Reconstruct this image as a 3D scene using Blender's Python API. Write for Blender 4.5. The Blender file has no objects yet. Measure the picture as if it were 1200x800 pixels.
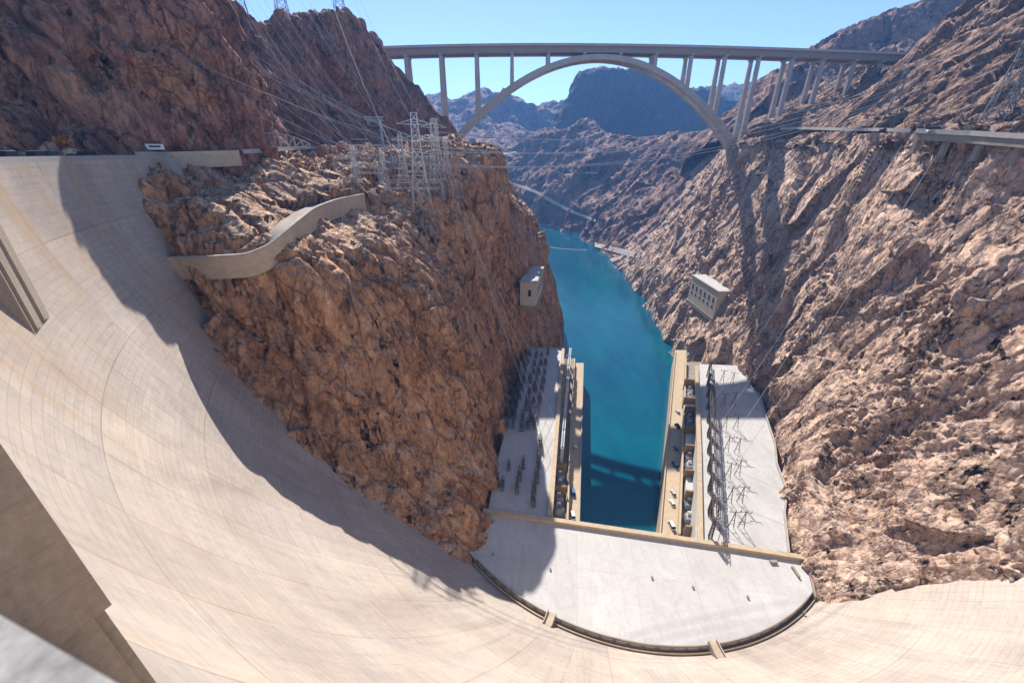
import bpy, bmesh, math, random
import numpy as np
from mathutils import Vector
from mathutils.bvhtree import BVHTree

random.seed(7)
R = math.radians
C = bpy.context.scene.collection
scene = bpy.context.scene

# ------------------------------------------------------------------ camera, sky, sun, exposure
PITCH = 25.4
cam_d = bpy.data.cameras.new('camera')
cam = bpy.data.objects.new('camera', cam_d); C.objects.link(cam)
cam_d.sensor_width = 36.0; cam_d.lens = 14.0
cam_d.clip_start = 0.1; cam_d.clip_end = 20000
cam.location = (0, 0, 0); cam.rotation_euler = (R(90 - PITCH), 0, 0)
cam_d.dof.use_dof = True; cam_d.dof.focus_distance = 150; cam_d.dof.aperture_fstop = 1.6
scene.camera = cam

SUN_AZ, SUN_EL = -8.0, 41.0            # azimuth from straight ahead (+Y), positive to the right
world = bpy.data.worlds.new('World'); scene.world = world; world.use_nodes = True
wn = world.node_tree; bgn = wn.nodes['Background']
sky = wn.nodes.new('ShaderNodeTexSky'); sky.sky_type = 'NISHITA'; sky.sun_disc = False
sky.sun_elevation = R(SUN_EL); sky.sun_rotation = R(SUN_AZ)
sky.altitude = 400; sky.air_density = 0.5; sky.dust_density = 0.06; sky.ozone_density = 2.0
wn.links.new(sky.outputs[0], bgn.inputs[0]); bgn.inputs[1].default_value = 0.095
sd = bpy.data.lights.new('sun', 'SUN'); sd.energy = 2.85; sd.angle = R(0.5); sd.color = (1.0, 0.94, 0.86)
sun = bpy.data.objects.new('sun', sd); C.objects.link(sun)
S = Vector((math.sin(R(SUN_AZ)) * math.cos(R(SUN_EL)), math.cos(R(SUN_AZ)) * math.cos(R(SUN_EL)), math.sin(R(SUN_EL))))
sun.rotation_euler = S.to_track_quat('Z', 'Y').to_euler()
scene.view_settings.view_transform = 'Standard'; scene.view_settings.look = 'None'
scene.view_settings.exposure = 1.55; scene.view_settings.gamma = 1
scene.render.engine = 'CYCLES'
scene.cycles.max_bounces = 6; scene.cycles.volume_bounces = 0
scene.cycles.use_denoising = True

# ------------------------------------------------------------------ rays of the photograph -> places in the canyon
CT, ST = math.cos(R(PITCH)), math.sin(R(PITCH))
FPX = 14.0 / 36.0 * 1200
def ray(px, py):
    u = (px - 600) / FPX; v = (py - 400) / FPX
    return np.array([u, CT - v * ST, -ST - v * CT])
def W(px, py, z):
    d = ray(px, py); return d * (z / d[2])
def D(px, py, y):
    d = ray(px, py); return d * (y / d[1])
def V(p): return Vector((float(p[0]), float(p[1]), float(p[2])))

WATER, ROOF, BAY = -178.0, -140.0, -157.0

# ------------------------------------------------------------------ noise
def _h(ix, iy, iz, seed):
    with np.errstate(over='ignore'):
        h = (ix.astype(np.uint32) * np.uint32(374761393) + iy.astype(np.uint32) * np.uint32(668265263)
             + iz.astype(np.uint32) * np.uint32(2147483647) + np.uint32((seed * 974634777 + 12345) & 0xffffffff))
        h = (h ^ (h >> np.uint32(13))) * np.uint32(1274126177)
        h = (h ^ (h >> np.uint32(16))) * np.uint32(2246822519)
        return h ^ (h >> np.uint32(15))
def perlin(p, seed=0):
    f = np.floor(p); i = f.astype(np.int64); t = p - f
    w = t * t * t * (t * (t * 6 - 15) + 10)
    out = np.zeros(len(p))
    for dx in (0, 1):
        for dy in (0, 1):
            for dz in (0, 1):
                h = _h(i[:, 0] + dx, i[:, 1] + dy, i[:, 2] + dz, seed)
                gx = (h & np.uint32(1023)) / 511.5 - 1; gy = ((h >> np.uint32(10)) & np.uint32(1023)) / 511.5 - 1
                gz = ((h >> np.uint32(20)) & np.uint32(1023)) / 511.5 - 1
                n = gx * (t[:, 0] - dx) + gy * (t[:, 1] - dy) + gz * (t[:, 2] - dz)
                wx = w[:, 0] if dx else 1 - w[:, 0]; wy = w[:, 1] if dy else 1 - w[:, 1]; wz = w[:, 2] if dz else 1 - w[:, 2]
                out += n * wx * wy * wz
    return out * 1.2
def fbm(p, octv=4, seed=0, gain=0.5):
    a, s, o = 1.0, 0.0, 0
    for k in range(octv):
        s = s + a * perlin(p * 2.03 ** k, seed + k); a *= gain
    return s
def ridged(p, octv=4, seed=0, gain=0.5):
    a, s = 1.0, 0.0
    for k in range(octv):
        s = s + a * (0.5 - np.abs(perlin(p * 2.07 ** k, seed + k)) * 1.6); a *= gain
    return s
def facet(p, seed=0, tilt=1.0):
    """broken rock: every cell has a flat face of its own, offset and tilted against its neighbours"""
    f = np.floor(p); i = f.astype(np.int64)
    best = np.full(len(p), 1e9); val = np.zeros(len(p))
    for dx in (-1, 0, 1):
        for dy in (-1, 0, 1):
            for dz in (-1, 0, 1):
                a, b, c = i[:, 0] + dx, i[:, 1] + dy, i[:, 2] + dz
                h = _h(a, b, c, seed); h2 = _h(a, b, c, seed + 77)
                r = np.stack([a + (h & np.uint32(1023)) / 1023., b + ((h >> np.uint32(10)) & np.uint32(1023)) / 1023.,
                              c + ((h >> np.uint32(20)) & np.uint32(1023)) / 1023.], 1)
                q = p - r; d = (q * q).sum(1)
                m = d < best
                t = np.stack([(h2 & np.uint32(255)) / 127.5 - 1, ((h2 >> np.uint32(8)) & np.uint32(255)) / 127.5 - 1,
                              ((h2 >> np.uint32(16)) & np.uint32(255)) / 127.5 - 1], 1)
                v = ((h2 >> np.uint32(24)) & np.uint32(255)) / 255. - 0.5 + tilt * (q * t).sum(1)
                best = np.where(m, d, best); val = np.where(m, v, val)
    return val

# ------------------------------------------------------------------ mesh helpers
class MB:
    def __init__(s): s.v = []; s.f = []
    def quadbox(s, c8):
        n = len(s.v); s.v += [tuple(map(float, p)) for p in c8]
        s.f += [tuple(n + k for k in q) for q in ((0, 3, 2, 1), (4, 5, 6, 7), (0, 1, 5, 4), (1, 2, 6, 5), (2, 3, 7, 6), (3, 0, 4, 7))]
    def box(s, c, size, rz=0.0):
        x, y, z = size[0] / 2, size[1] / 2, size[2] / 2; ca, sa = math.cos(rz), math.sin(rz)
        pts = []
        for dz in (-z, z):
            for dx, dy in ((-x, -y), (x, -y), (x, y), (-x, y)):
                pts.append((c[0] + dx * ca - dy * sa, c[1] + dx * sa + dy * ca, c[2] + dz))
        s.quadbox(pts)
    def bar(s, a, b, r, n=4, r2=None):
        a = Vector(a); b = Vector(b); d = b - a
        if d.length < 1e-6: return
        q = d.to_track_quat('Z', 'Y'); r2 = r if r2 is None else r2
        k0 = len(s.v)
        for P, rr in ((a, r), (b, r2)):
            for k in range(n):
                an = 2 * math.pi * (k + .5) / n
                s.v.append(tuple(P + q @ Vector((rr * math.cos(an), rr * math.sin(an), 0))))
        for k in range(n):
            s.f.append((k0 + k, k0 + (k + 1) % n, k0 + n + (k + 1) % n, k0 + n + k))
        s.f.append(tuple(k0 + k for k in reversed(range(n)))); s.f.append(tuple(k0 + n + k for k in range(n)))
    def tube(s, pts, r, n=5):
        k0 = len(s.v); m = len(pts); pts = [Vector(p) for p in pts]
        for i, P in enumerate(pts):
            d = pts[min(i + 1, m - 1)] - pts[max(i - 1, 0)]
            q = d.to_track_quat('Z', 'Y')
            for k in range(n):
                an = 2 * math.pi * k / n
                s.v.append(tuple(P + q @ Vector((r * math.cos(an), r * math.sin(an), 0))))
        for i in range(m - 1):
            for k in range(n):
                s.f.append((k0 + i * n + k, k0 + i * n + (k + 1) % n, k0 + (i + 1) * n + (k + 1) % n, k0 + (i + 1) * n + k))
    def prism(s, poly, z0, z1):
        a = sum(poly[k][0] * poly[(k + 1) % len(poly)][1] - poly[(k + 1) % len(poly)][0] * poly[k][1] for k in range(len(poly)))
        if a < 0: poly = poly[::-1]
        n = len(poly); k0 = len(s.v)
        s.v += [(float(p[0]), float(p[1]), float(z0)) for p in poly] + [(float(p[0]), float(p[1]), float(z1)) for p in poly]
        for k in range(n): s.f.append((k0 + k, k0 + (k + 1) % n, k0 + n + (k + 1) % n, k0 + n + k))
        s.f.append(tuple(k0 + k for k in reversed(range(n)))); s.f.append(tuple(k0 + n + k for k in range(n)))
    def wall(s, path, z0, z1, th):
        """a wall of thickness th along a path of (x, y), z0 / z1 numbers or lists"""
        n = len(path); P = np.array([[p[0], p[1]] for p in path], float)
        t = np.gradient(P, axis=0); t /= np.linalg.norm(t, axis=1)[:, None] + 1e-9
        nr = np.stack([-t[:, 1], t[:, 0]], 1) * th / 2
        zz0 = [z0] * n if np.isscalar(z0) else list(z0); zz1 = [z1] * n if np.isscalar(z1) else list(z1)
        k0 = len(s.v)
        for k in range(n):
            a, b = P[k] + nr[k], P[k] - nr[k]
            s.v += [(a[0], a[1], zz0[k]), (b[0], b[1], zz0[k]), (b[0], b[1], zz1[k]), (a[0], a[1], zz1[k])]
            s.v[-4:] = [tuple(map(float, q)) for q in s.v[-4:]]
        for k in range(n - 1):
            a, b = k0 + 4 * k, k0 + 4 * k + 4
            for j in range(4): s.f.append((a + j, a + (j + 1) % 4, b + (j + 1) % 4, b + j))
        s.f.append((k0 + 3, k0 + 2, k0 + 1, k0)); e = k0 + 4 * (n - 1); s.f.append((e, e + 1, e + 2, e + 3))
    def build(s, name, mat, parent=None, smooth=False, loc=None):
        me = bpy.data.meshes.new(name); me.from_pydata(s.v, [], s.f); me.validate()
        bm = bmesh.new(); bm.from_mesh(me); bmesh.ops.recalc_face_normals(bm, faces=bm.faces); bm.to_mesh(me); bm.free()
        return link(name, me, mat, parent, smooth)
def link(name, me, mat, parent=None, smooth=False):
    me.materials.append(mat)
    if smooth: me.polygons.foreach_set('use_smooth', [True] * len(me.polygons))
    o = bpy.data.objects.new(name, me); C.objects.link(o)
    if parent is not None:
        o.parent = parent
        o.location = [-c for c in parent.location] if parent.get('_world') else (0, 0, 0)
    return o
def tag(o, label=None, cat=None, group=None, kind=None):
    if label: o['label'] = label
    if cat: o['category'] = cat
    if group: o['group'] = group
    if kind: o['kind'] = kind
    return o
def empty(name, label, cat, loc=(0, 0, 0), rz=0.0, group=None):
    o = bpy.data.objects.new(name, None); C.objects.link(o); o.empty_display_size = .5
    o.location = V(loc); o.rotation_euler = (0, 0, rz)
    return tag(o, label, cat, group)
def world_part(mb, name, mat, parent, smooth=False):
    """a part whose vertices are given in world space"""
    M = (parent.matrix_basis.inverted() if parent.parent is None else (parent.parent.matrix_basis @ parent.matrix_basis).inverted())
    mb.v = [tuple(M @ Vector(p)) for p in mb.v]
    return mb.build(name, mat, parent, smooth)
def copy_tree(o, parent=None):
    c = o.copy(); C.objects.link(c)
    if parent is not None: c.parent = parent
    for ch in [x for x in o.children]: copy_tree(ch, c)
    return c

# ------------------------------------------------------------------ materials
def mat_new(name, rough=0.9, spec=0.2):
    m = bpy.data.materials.new(name); m.use_nodes = True
    b = m.node_tree.nodes['Principled BSDF']; b.inputs['Roughness'].default_value = rough
    b.inputs['Specular IOR Level'].default_value = spec
    return m, m.node_tree, b
def N(nt, t, **k):
    n = nt.nodes.new(t)
    for a, v in k.items():
        if a in n.inputs: n.inputs[a].default_value = v
        else: setattr(n, a, v)
    return n
def ramp(nt, src, stops):
    r = nt.nodes.new('ShaderNodeValToRGB'); e = r.color_ramp.elements
    while len(e) < len(stops): e.new(0.5)
    for el, (p, c) in zip(e, stops): el.position = p; el.color = (*c, 1) if len(c) == 3 else c
    nt.links.new(src, r.inputs[0]); return r.outputs[0]
def mix(nt, f, a, b, mode='MIX'):
    m = nt.nodes.new('ShaderNodeMix'); m.data_type = 'RGBA'; m.blend_type = mode
    for i, x in ((0, f), (6, a), (7, b)):
        if hasattr(x, 'is_linked'): nt.links.new(x, m.inputs[i])
        else: m.inputs[i].default_value = x if i == 0 else ((*x, 1) if len(x) == 3 else x)
    return m.outputs[2]
def coords(nt, scale=(1, 1, 1), rot=(0, 0, 0), src='Object'):
    tc = nt.nodes.new('ShaderNodeTexCoord'); mp = nt.nodes.new('ShaderNodeMapping')
    mp.inputs['Scale'].default_value = scale; mp.inputs['Rotation'].default_value = rot
    nt.links.new(tc.outputs[src], mp.inputs[0]); return mp.outputs[0]
def noise(nt, vec, scale, detail=5, rough=0.55, dist=0.0):
    n = nt.nodes.new('ShaderNodeTexNoise'); n.inputs['Scale'].default_value = scale; n.inputs['Detail'].default_value = detail
    n.inputs['Roughness'].default_value = rough; n.inputs['Distortion'].default_value = dist
    nt.links.new(vec, n.inputs['Vector']); return n.outputs['Fac']
def bump(nt, b, h, strength, dist):
    n = nt.nodes.new('ShaderNodeBump'); n.inputs['Strength'].default_value = strength; n.inputs['Distance'].default_value = dist
    nt.links.new(h, n.inputs['Height']); nt.links.new(n.outputs[0], b.inputs['Normal'])
def flat(name, col, rough=0.8, var=0.25, scale=0.6, metal=0.0):
    m, nt, b = mat_new(name, rough); b.inputs['Metallic'].default_value = metal
    f = noise(nt, coords(nt), scale, 6, 0.65)
    c = ramp(nt, f, [(0.3, tuple(x * (1 - var) for x in col)), (0.7, tuple(min(1, x * (1 + var)) for x in col))])
    nt.links.new(c, b.inputs['Base Color']); return m
def rock(name, dark, mid, light, tal, rot=(0, 0, 0), stretch=(1, 1, 0.45), k=1.0, talus=0.6, grit=0.85, fk=1.0):
    m, nt, b = mat_new(name, 0.95, 0.1)
    v = coords(nt); vs = coords(nt, stretch, rot)
    big = noise(nt, v, 0.022 / k, 4, 0.6, 0.6); med = noise(nt, vs, 0.09 / k, 6, 0.65, 0.8); fin = noise(nt, vs, 0.55 / k, 6, 0.7)
    c = ramp(nt, med, [(0.25, dark), (0.48, mid), (0.72, light)])
    c2 = ramp(nt, med, [(0.3, tuple(0.75 * x for x in mid)), (0.7, tuple(0.8 * a + 0.2 * b2 for a, b2 in zip(light, dark)))])
    c = mix(nt, ramp(nt, big, [(0.4, (0, 0, 0)), (0.6, (1, 1, 1))]), c, c2)
    c = mix(nt, 0.85, c, ramp(nt, fin, [(0.25, (0.45, 0.42, 0.42)), (0.5, (0.95, 0.95, 0.95)), (0.75, (1.35, 1.3, 1.25))]), 'MULTIPLY')
    # loose pale rubble lies where the ground is less steep
    g = nt.nodes.new('ShaderNodeNewGeometry'); sx = nt.nodes.new('ShaderNodeSeparateXYZ'); nt.links.new(g.outputs['Normal'], sx.inputs[0])
    mm = nt.nodes.new('ShaderNodeMath'); mm.operation = 'MULTIPLY'
    tm = ramp(nt, sx.outputs[2], [(0.55, (0, 0, 0)), (0.85, (talus,) * 3)])
    nt.links.new(tm, mm.inputs[0]); nt.links.new(ramp(nt, fin, [(0.35, (0, 0, 0)), (0.55, (1, 1, 1))]), mm.inputs[1])
    c = mix(nt, mm.outputs[0], c, tal)
    nt.links.new(c, b.inputs['Base Color'])
    # cracked blocks: broken facets at two sizes give the grit of the rock
    def vor(scale, feat, w=1.0):
        wv = nt.nodes.new('ShaderNodeVectorMath'); wv.operation = 'ADD'
        nz = nt.nodes.new('ShaderNodeTexNoise'); nz.inputs['Scale'].default_value = scale * 0.7; nz.inputs['Detail'].default_value = 3
        nt.links.new(vs, nz.inputs['Vector']); sc = nt.nodes.new('ShaderNodeVectorMath'); sc.operation = 'SCALE'; sc.inputs['Scale'].default_value = 1.1 / scale
        nt.links.new(nz.outputs['Color'], sc.inputs[0]); nt.links.new(vs, wv.inputs[0]); nt.links.new(sc.outputs[0], wv.inputs[1])
        n = nt.nodes.new('ShaderNodeTexVoronoi'); n.feature = feat; n.inputs['Scale'].default_value = scale
        nt.links.new(wv.outputs[0], n.inputs['Vector']); return n
    v1 = vor(0.32 * fk / k, 'F1'); v2 = vor(0.95 * fk / k, 'F1'); ve = vor(0.16 / k, 'DISTANCE_TO_EDGE')
    def math_(op, a, b_):
        n = nt.nodes.new('ShaderNodeMath'); n.operation = op
        for i, x in enumerate((a, b_)):
            if hasattr(x, 'is_linked'): nt.links.new(x, n.inputs[i])
            else: n.inputs[i].default_value = x
        return n.outputs[0]
    hgt = math_('ADD', math_('MULTIPLY', v1.outputs['Distance'], -1.1), math_('MULTIPLY', v2.outputs['Distance'], -0.5))
    hgt = math_('ADD', hgt, math_('MULTIPLY', fin, 1.2)); hgt = math_('ADD', hgt, math_('MULTIPLY', noise(nt, vs, 2.2 / k, 4, 0.7), 0.5))
    crk = ramp(nt, ve.outputs['Distance'], [(0.0, (0, 0, 0)), (0.07, (1, 1, 1))])
    hgt = math_('ADD', hgt, math_('MULTIPLY', crk, 0.6))
    bump(nt, b, hgt, 1.0, 0.7 * k)
    # every block lies at an angle of its own
    bn = [x for x in nt.nodes if x.type == 'BUMP'][-1]
    def off(vn, a):
        s1 = nt.nodes.new('ShaderNodeVectorMath'); s1.operation = 'SUBTRACT'; s1.inputs[1].default_value = (.5, .5, .5)
        s2 = nt.nodes.new('ShaderNodeVectorMath'); s2.operation = 'SCALE'; s2.inputs['Scale'].default_value = a
        nt.links.new(vn.outputs['Color'], s1.inputs[0]); nt.links.new(s1.outputs[0], s2.inputs[0]); return s2.outputs[0]
    acc = bn.outputs[0]
    for vn, a in ((v1, grit), (v2, grit * .9), (vor(0.12 / k, 'F1'), grit * .6)):
        ad = nt.nodes.new('ShaderNodeVectorMath'); ad.operation = 'ADD'; nt.links.new(acc, ad.inputs[0]); nt.links.new(off(vn, a), ad.inputs[1]); acc = ad.outputs[0]
    nm = nt.nodes.new('ShaderNodeVectorMath'); nm.operation = 'NORMALIZE'; nt.links.new(acc, nm.inputs[0]); nt.links.new(nm.outputs[0], b.inputs['Normal'])
    # each broken block has its own tint
    tint = ramp(nt, v1.outputs['Color'], [(0.0, (0.72, 0.72, 0.76)), (0.5, (1.0, 1.0, 1.0)), (1.0, (1.28, 1.24, 1.16))])
    ck = vor(0.075 / k, 'DISTANCE_TO_EDGE')
    c = mix(nt, ramp(nt, ck.outputs['Distance'], [(0.0, (.8,) * 3), (0.035, (0, 0, 0))]), c, mix(nt, 1.0, c, (0.42, 0.38, 0.4), 'MULTIPLY'))
    # pale mineral band the river leaves along its banks
    po = nt.nodes.new('ShaderNodeSeparateXYZ'); nt.links.new(v, po.inputs[0])
    mr = nt.nodes.new('ShaderNodeMapRange'); mr.inputs[1].default_value = WATER + 6; mr.inputs[2].default_value = WATER + 2.5; nt.links.new(po.outputs[2], mr.inputs[0])
    c = mix(nt, math_('MULTIPLY', mr.outputs[0], 0.6), c, (0.5, 0.42, 0.35))
    c = mix(nt, 0.75, c, tint, 'MULTIPLY')
    c = mix(nt, 0.8, c, ramp(nt, noise(nt, v, 1.3 * fk / k, 5, 0.8), [(0.32, (0.66, 0.62, 0.62)), (0.5, (1.08, 1.07, 1.06)), (0.68, (1.45, 1.42, 1.38))]), 'MULTIPLY'); nt.links.new(c, b.inputs['Base Color'])
    return m

M = {}
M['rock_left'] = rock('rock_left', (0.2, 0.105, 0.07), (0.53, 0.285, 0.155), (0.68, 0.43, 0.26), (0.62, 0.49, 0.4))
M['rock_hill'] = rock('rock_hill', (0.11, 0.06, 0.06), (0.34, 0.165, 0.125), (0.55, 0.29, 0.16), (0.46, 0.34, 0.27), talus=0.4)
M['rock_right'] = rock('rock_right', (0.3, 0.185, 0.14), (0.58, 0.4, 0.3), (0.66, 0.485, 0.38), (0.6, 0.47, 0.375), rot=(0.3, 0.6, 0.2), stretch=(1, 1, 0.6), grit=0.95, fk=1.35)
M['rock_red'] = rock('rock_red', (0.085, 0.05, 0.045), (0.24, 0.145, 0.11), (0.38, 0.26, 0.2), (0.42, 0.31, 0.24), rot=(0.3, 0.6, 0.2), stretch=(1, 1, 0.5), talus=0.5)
M['rock_far'] = rock('rock_far', (0.09, 0.05, 0.05), (0.27, 0.15, 0.125), (0.4, 0.25, 0.2), (0.35, 0.25, 0.21), k=5)
M['rock_butte'] = rock('rock_butte', (0.04, 0.028, 0.032), (0.085, 0.055, 0.058), (0.13, 0.085, 0.08), (0.16, 0.11, 0.1), k=7)
M['desert'] = flat('desert', (0.24, 0.17, 0.13), 0.95, 0.3, 0.02)

def concrete(name, a, b_, joints=True):
    m, nt, b = mat_new(name, 0.85, 0.2)
    tc = nt.nodes.new('ShaderNodeTexCoord')
    uv = tc.outputs['UV']
    def mp(s):
        n = nt.nodes.new('ShaderNodeMapping'); n.inputs['Scale'].default_value = s; nt.links.new(uv, n.inputs[0]); return n.outputs[0]
    blotch = noise(nt, mp((0.03, 0.03, 1)), 1.0, 6, 0.65, 0.5)
    c = ramp(nt, blotch, [(0.3, a), (0.7, b_)])
    br = nt.nodes.new('ShaderNodeTexBrick'); nt.links.new(mp((1, 1, 1)), br.inputs['Vector'])
    br.offset = 0.0; br.inputs['Scale'].default_value = 1.0; br.inputs['Brick Width'].default_value = 7.6; br.inputs['Row Height'].default_value = 1.52
    br.inputs['Mortar Size'].default_value = 0.1; br.inputs['Mortar Smooth'].default_value = 0.6
    br.inputs['Color1'].default_value = (0.93, 0.93, 0.94, 1); br.inputs['Color2'].default_value = (1.04, 1.03, 1.01, 1); br.inputs['Mortar'].default_value = (0.80, 0.775, 0.75, 1)
    c = mix(nt, ramp(nt, noise(nt, mp((0.035, 0.05, 1)), 1.0, 5, 0.65, .6), [(0.35, (.25,) * 3), (0.6, (1, 1, 1))]), c, br.outputs['Color'], 'MULTIPLY')
    b2 = nt.nodes.new('ShaderNodeTexBrick'); nt.links.new(mp((1, 1, 1)), b2.inputs['Vector'])
    b2.offset = 0.0; b2.inputs['Scale'].default_value = 1.0; b2.inputs['Brick Width'].default_value = 15.2; b2.inputs['Row Height'].default_value = 22.8
    b2.inputs['Mortar Size'].default_value = 0.16; b2.inputs['Mortar Smooth'].default_value = 0.4
    b2.inputs['Color1'].default_value = (0.88, 0.88, 0.9, 1); b2.inputs['Color2'].default_value = (1.06, 1.04, 1.01, 1); b2.inputs['Mortar'].default_value = (0.72, 0.66, 0.6, 1)
    msk = ramp(nt, noise(nt, mp((0.02, 0.05, 1)), 1.0, 4, 0.6), [(0.4, (0.15,) * 3), (0.62, (1, 1, 1))])
    c = mix(nt, msk, c, mix(nt, 1.0, c, b2.outputs['Color'], 'MULTIPLY'))
    # run-off streaks down the face, rust and grey
    st = noise(nt, mp((0.22, 0.012, 1)), 1.0, 5, 0.7)
    c = mix(nt, ramp(nt, st, [(0.54, (0, 0, 0)), (0.74, (0.42,) * 3)]), c, (0.40, 0.31, 0.23))
    st2 = noise(nt, mp((0.5, 0.02, 1)), 1.0, 5, 0.7)
    c = mix(nt, ramp(nt, st2, [(0.52, (0, 0, 0)), (0.72, (0.5,) * 3)]), c, (0.29, 0.265, 0.26))
    # chipped lift edges: short dark dashes along the pour lines
    ds = noise(nt, mp((0.06, 0.75, 1)), 1.0, 6, 0.8, .4)
    c = mix(nt, ramp(nt, ds, [(0.53, (0, 0, 0)), (0.7, (0.6,) * 3)]), c, (0.31, 0.265, 0.23))
    # rust run-off bands falling from the crest
    sv = nt.nodes.new('ShaderNodeSeparateXYZ'); nt.links.new(uv, sv.inputs[0])
    fall = nt.nodes.new('ShaderNodeMapRange'); fall.inputs[1].default_value = L_CREST + 58; fall.inputs[2].default_value = L_CREST + 4; nt.links.new(sv.outputs[1], fall.inputs[0])
    rb = noise(nt, mp((0.11, 0.006, 1)), 1.0, 3, 0.6, 0.2)
    rm = nt.nodes.new('ShaderNodeMath'); rm.operation = 'MULTIPLY'; nt.links.new(fall.outputs[0], rm.inputs[0]); nt.links.new(ramp(nt, rb, [(0.5, (0, 0, 0)), (0.62, (0.45,) * 3)]), rm.inputs[1])
    c = mix(nt, rm.outputs[0], c, (0.42, 0.27, 0.13))
    wash = noise(nt, mp((0.05, 0.02, 1)), 1.0, 7, 0.7, 1.0)
    c = mix(nt, 0.9, c, ramp(nt, wash, [(0.3, (0.80, 0.79, 0.80)), (0.5, (1, 1, 1)), (0.72, (1.12, 1.08, 1.02))]), 'MULTIPLY')
    fine = noise(nt, mp((0.7, 0.7, 1)), 1.0, 6, 0.75)
    c = mix(nt, 0.5, c, ramp(nt, fine, [(0.3, (0.78, 0.77, 0.76)), (0.7, (1.12, 1.12, 1.12))]), 'MULTIPLY')
    nt.links.new(c, b.inputs['Base Color']); bump(nt, b, fine, 0.3, 0.3)
    return m
L_CREST = 154.1 + 13.5
M['dam'] = concrete('dam_concrete', (0.395, 0.33, 0.28), (0.525, 0.46, 0.395))
M['concrete'] = flat('pale_concrete', (0.42, 0.37, 0.32), 0.85, 0.15, 0.5)
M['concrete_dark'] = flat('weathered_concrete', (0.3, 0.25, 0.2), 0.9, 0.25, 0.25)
M['beige'] = flat('beige_concrete', (0.5, 0.39, 0.265), 0.85, 0.15, 0.5)

# ------------------------------------------------------------------ sheets of rock
def cr(P, t):
    """Catmull-Rom through P (n, ...) at parameters t in 0..n-1"""
    n = len(P); i = np.clip(np.floor(t).astype(int), 0, n - 2); f = (t - i)
    f = f.reshape((-1,) + (1,) * (P.ndim - 1))
    def at(k):
        lo = 2 * P[0] - P[1]; hi = 2 * P[-1] - P[-2]
        Q = np.concatenate([lo[None], P, hi[None]]); return Q[np.clip(k + 1, 0, n + 1)]
    a, b, c, d = at(i - 1), at(i), at(i + 1), at(i + 2)
    return 0.5 * (2 * b + (c - a) * f + (2 * a - 5 * b + 4 * c - d) * f * f + (3 * b - a - 3 * c + d) * f ** 3)
def params(P, n, near=0.0):
    """n parameters spread by length (denser near the camera if near > 0)"""
    seg = np.linalg.norm(np.diff(P, axis=0), axis=-1)
    if near: seg = seg / np.linalg.norm((P[1:] + P[:-1]) / 2, axis=-1) ** near
    seg = seg.mean(axis=tuple(range(1, seg.ndim))) + 1e-6
    cum = np.concatenate([[0], np.cumsum(seg)]); cum /= cum[-1]
    return np.interp(np.linspace(0, 1, n), cum, np.arange(len(P)))
TERRAIN = []
def net(name, cols, NU, NV, disp, mat, near=0.6, flip=False, smooth=False):
    P = np.array(cols, float)                                   # (columns, rows, 3)
    A = cr(P, params(P, NU, near))
    A = np.swapaxes(A, 0, 1); A = cr(A, params(A, NV, near)); A = np.swapaxes(A, 0, 1)
    du = np.gradient(A, axis=0); dv = np.gradient(A, axis=1)
    n = np.cross(du, dv); n /= np.linalg.norm(n, axis=2)[..., None] + 1e-9
    if flip: n = -n
    p = A.reshape(-1, 3); nn = n.reshape(-1, 3)
    p = p + disp(p, nn)
    idx = np.arange(NU * NV).reshape(NU, NV)
    q = np.stack([idx[:-1, :-1], idx[1:, :-1], idx[1:, 1:], idx[:-1, 1:]], -1).reshape(-1, 4)
    if flip: q = q[:, ::-1]
    me = bpy.data.meshes.new(name)
    me.vertices.add(len(p)); me.vertices.foreach_set('co', p.astype(np.float32).ravel())
    me.loops.add(q.size); me.loops.foreach_set('vertex_index', q.ravel().astype(np.int32))
    me.polygons.add(len(q)); me.polygons.foreach_set('loop_start', np.arange(0, q.size, 4, dtype=np.int32))
    me.update(calc_edges=True); me.validate()
    o = link(name, me, mat, None, smooth); o['kind'] = 'structure'
    TERRAIN.append((p, q))
    return o
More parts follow.
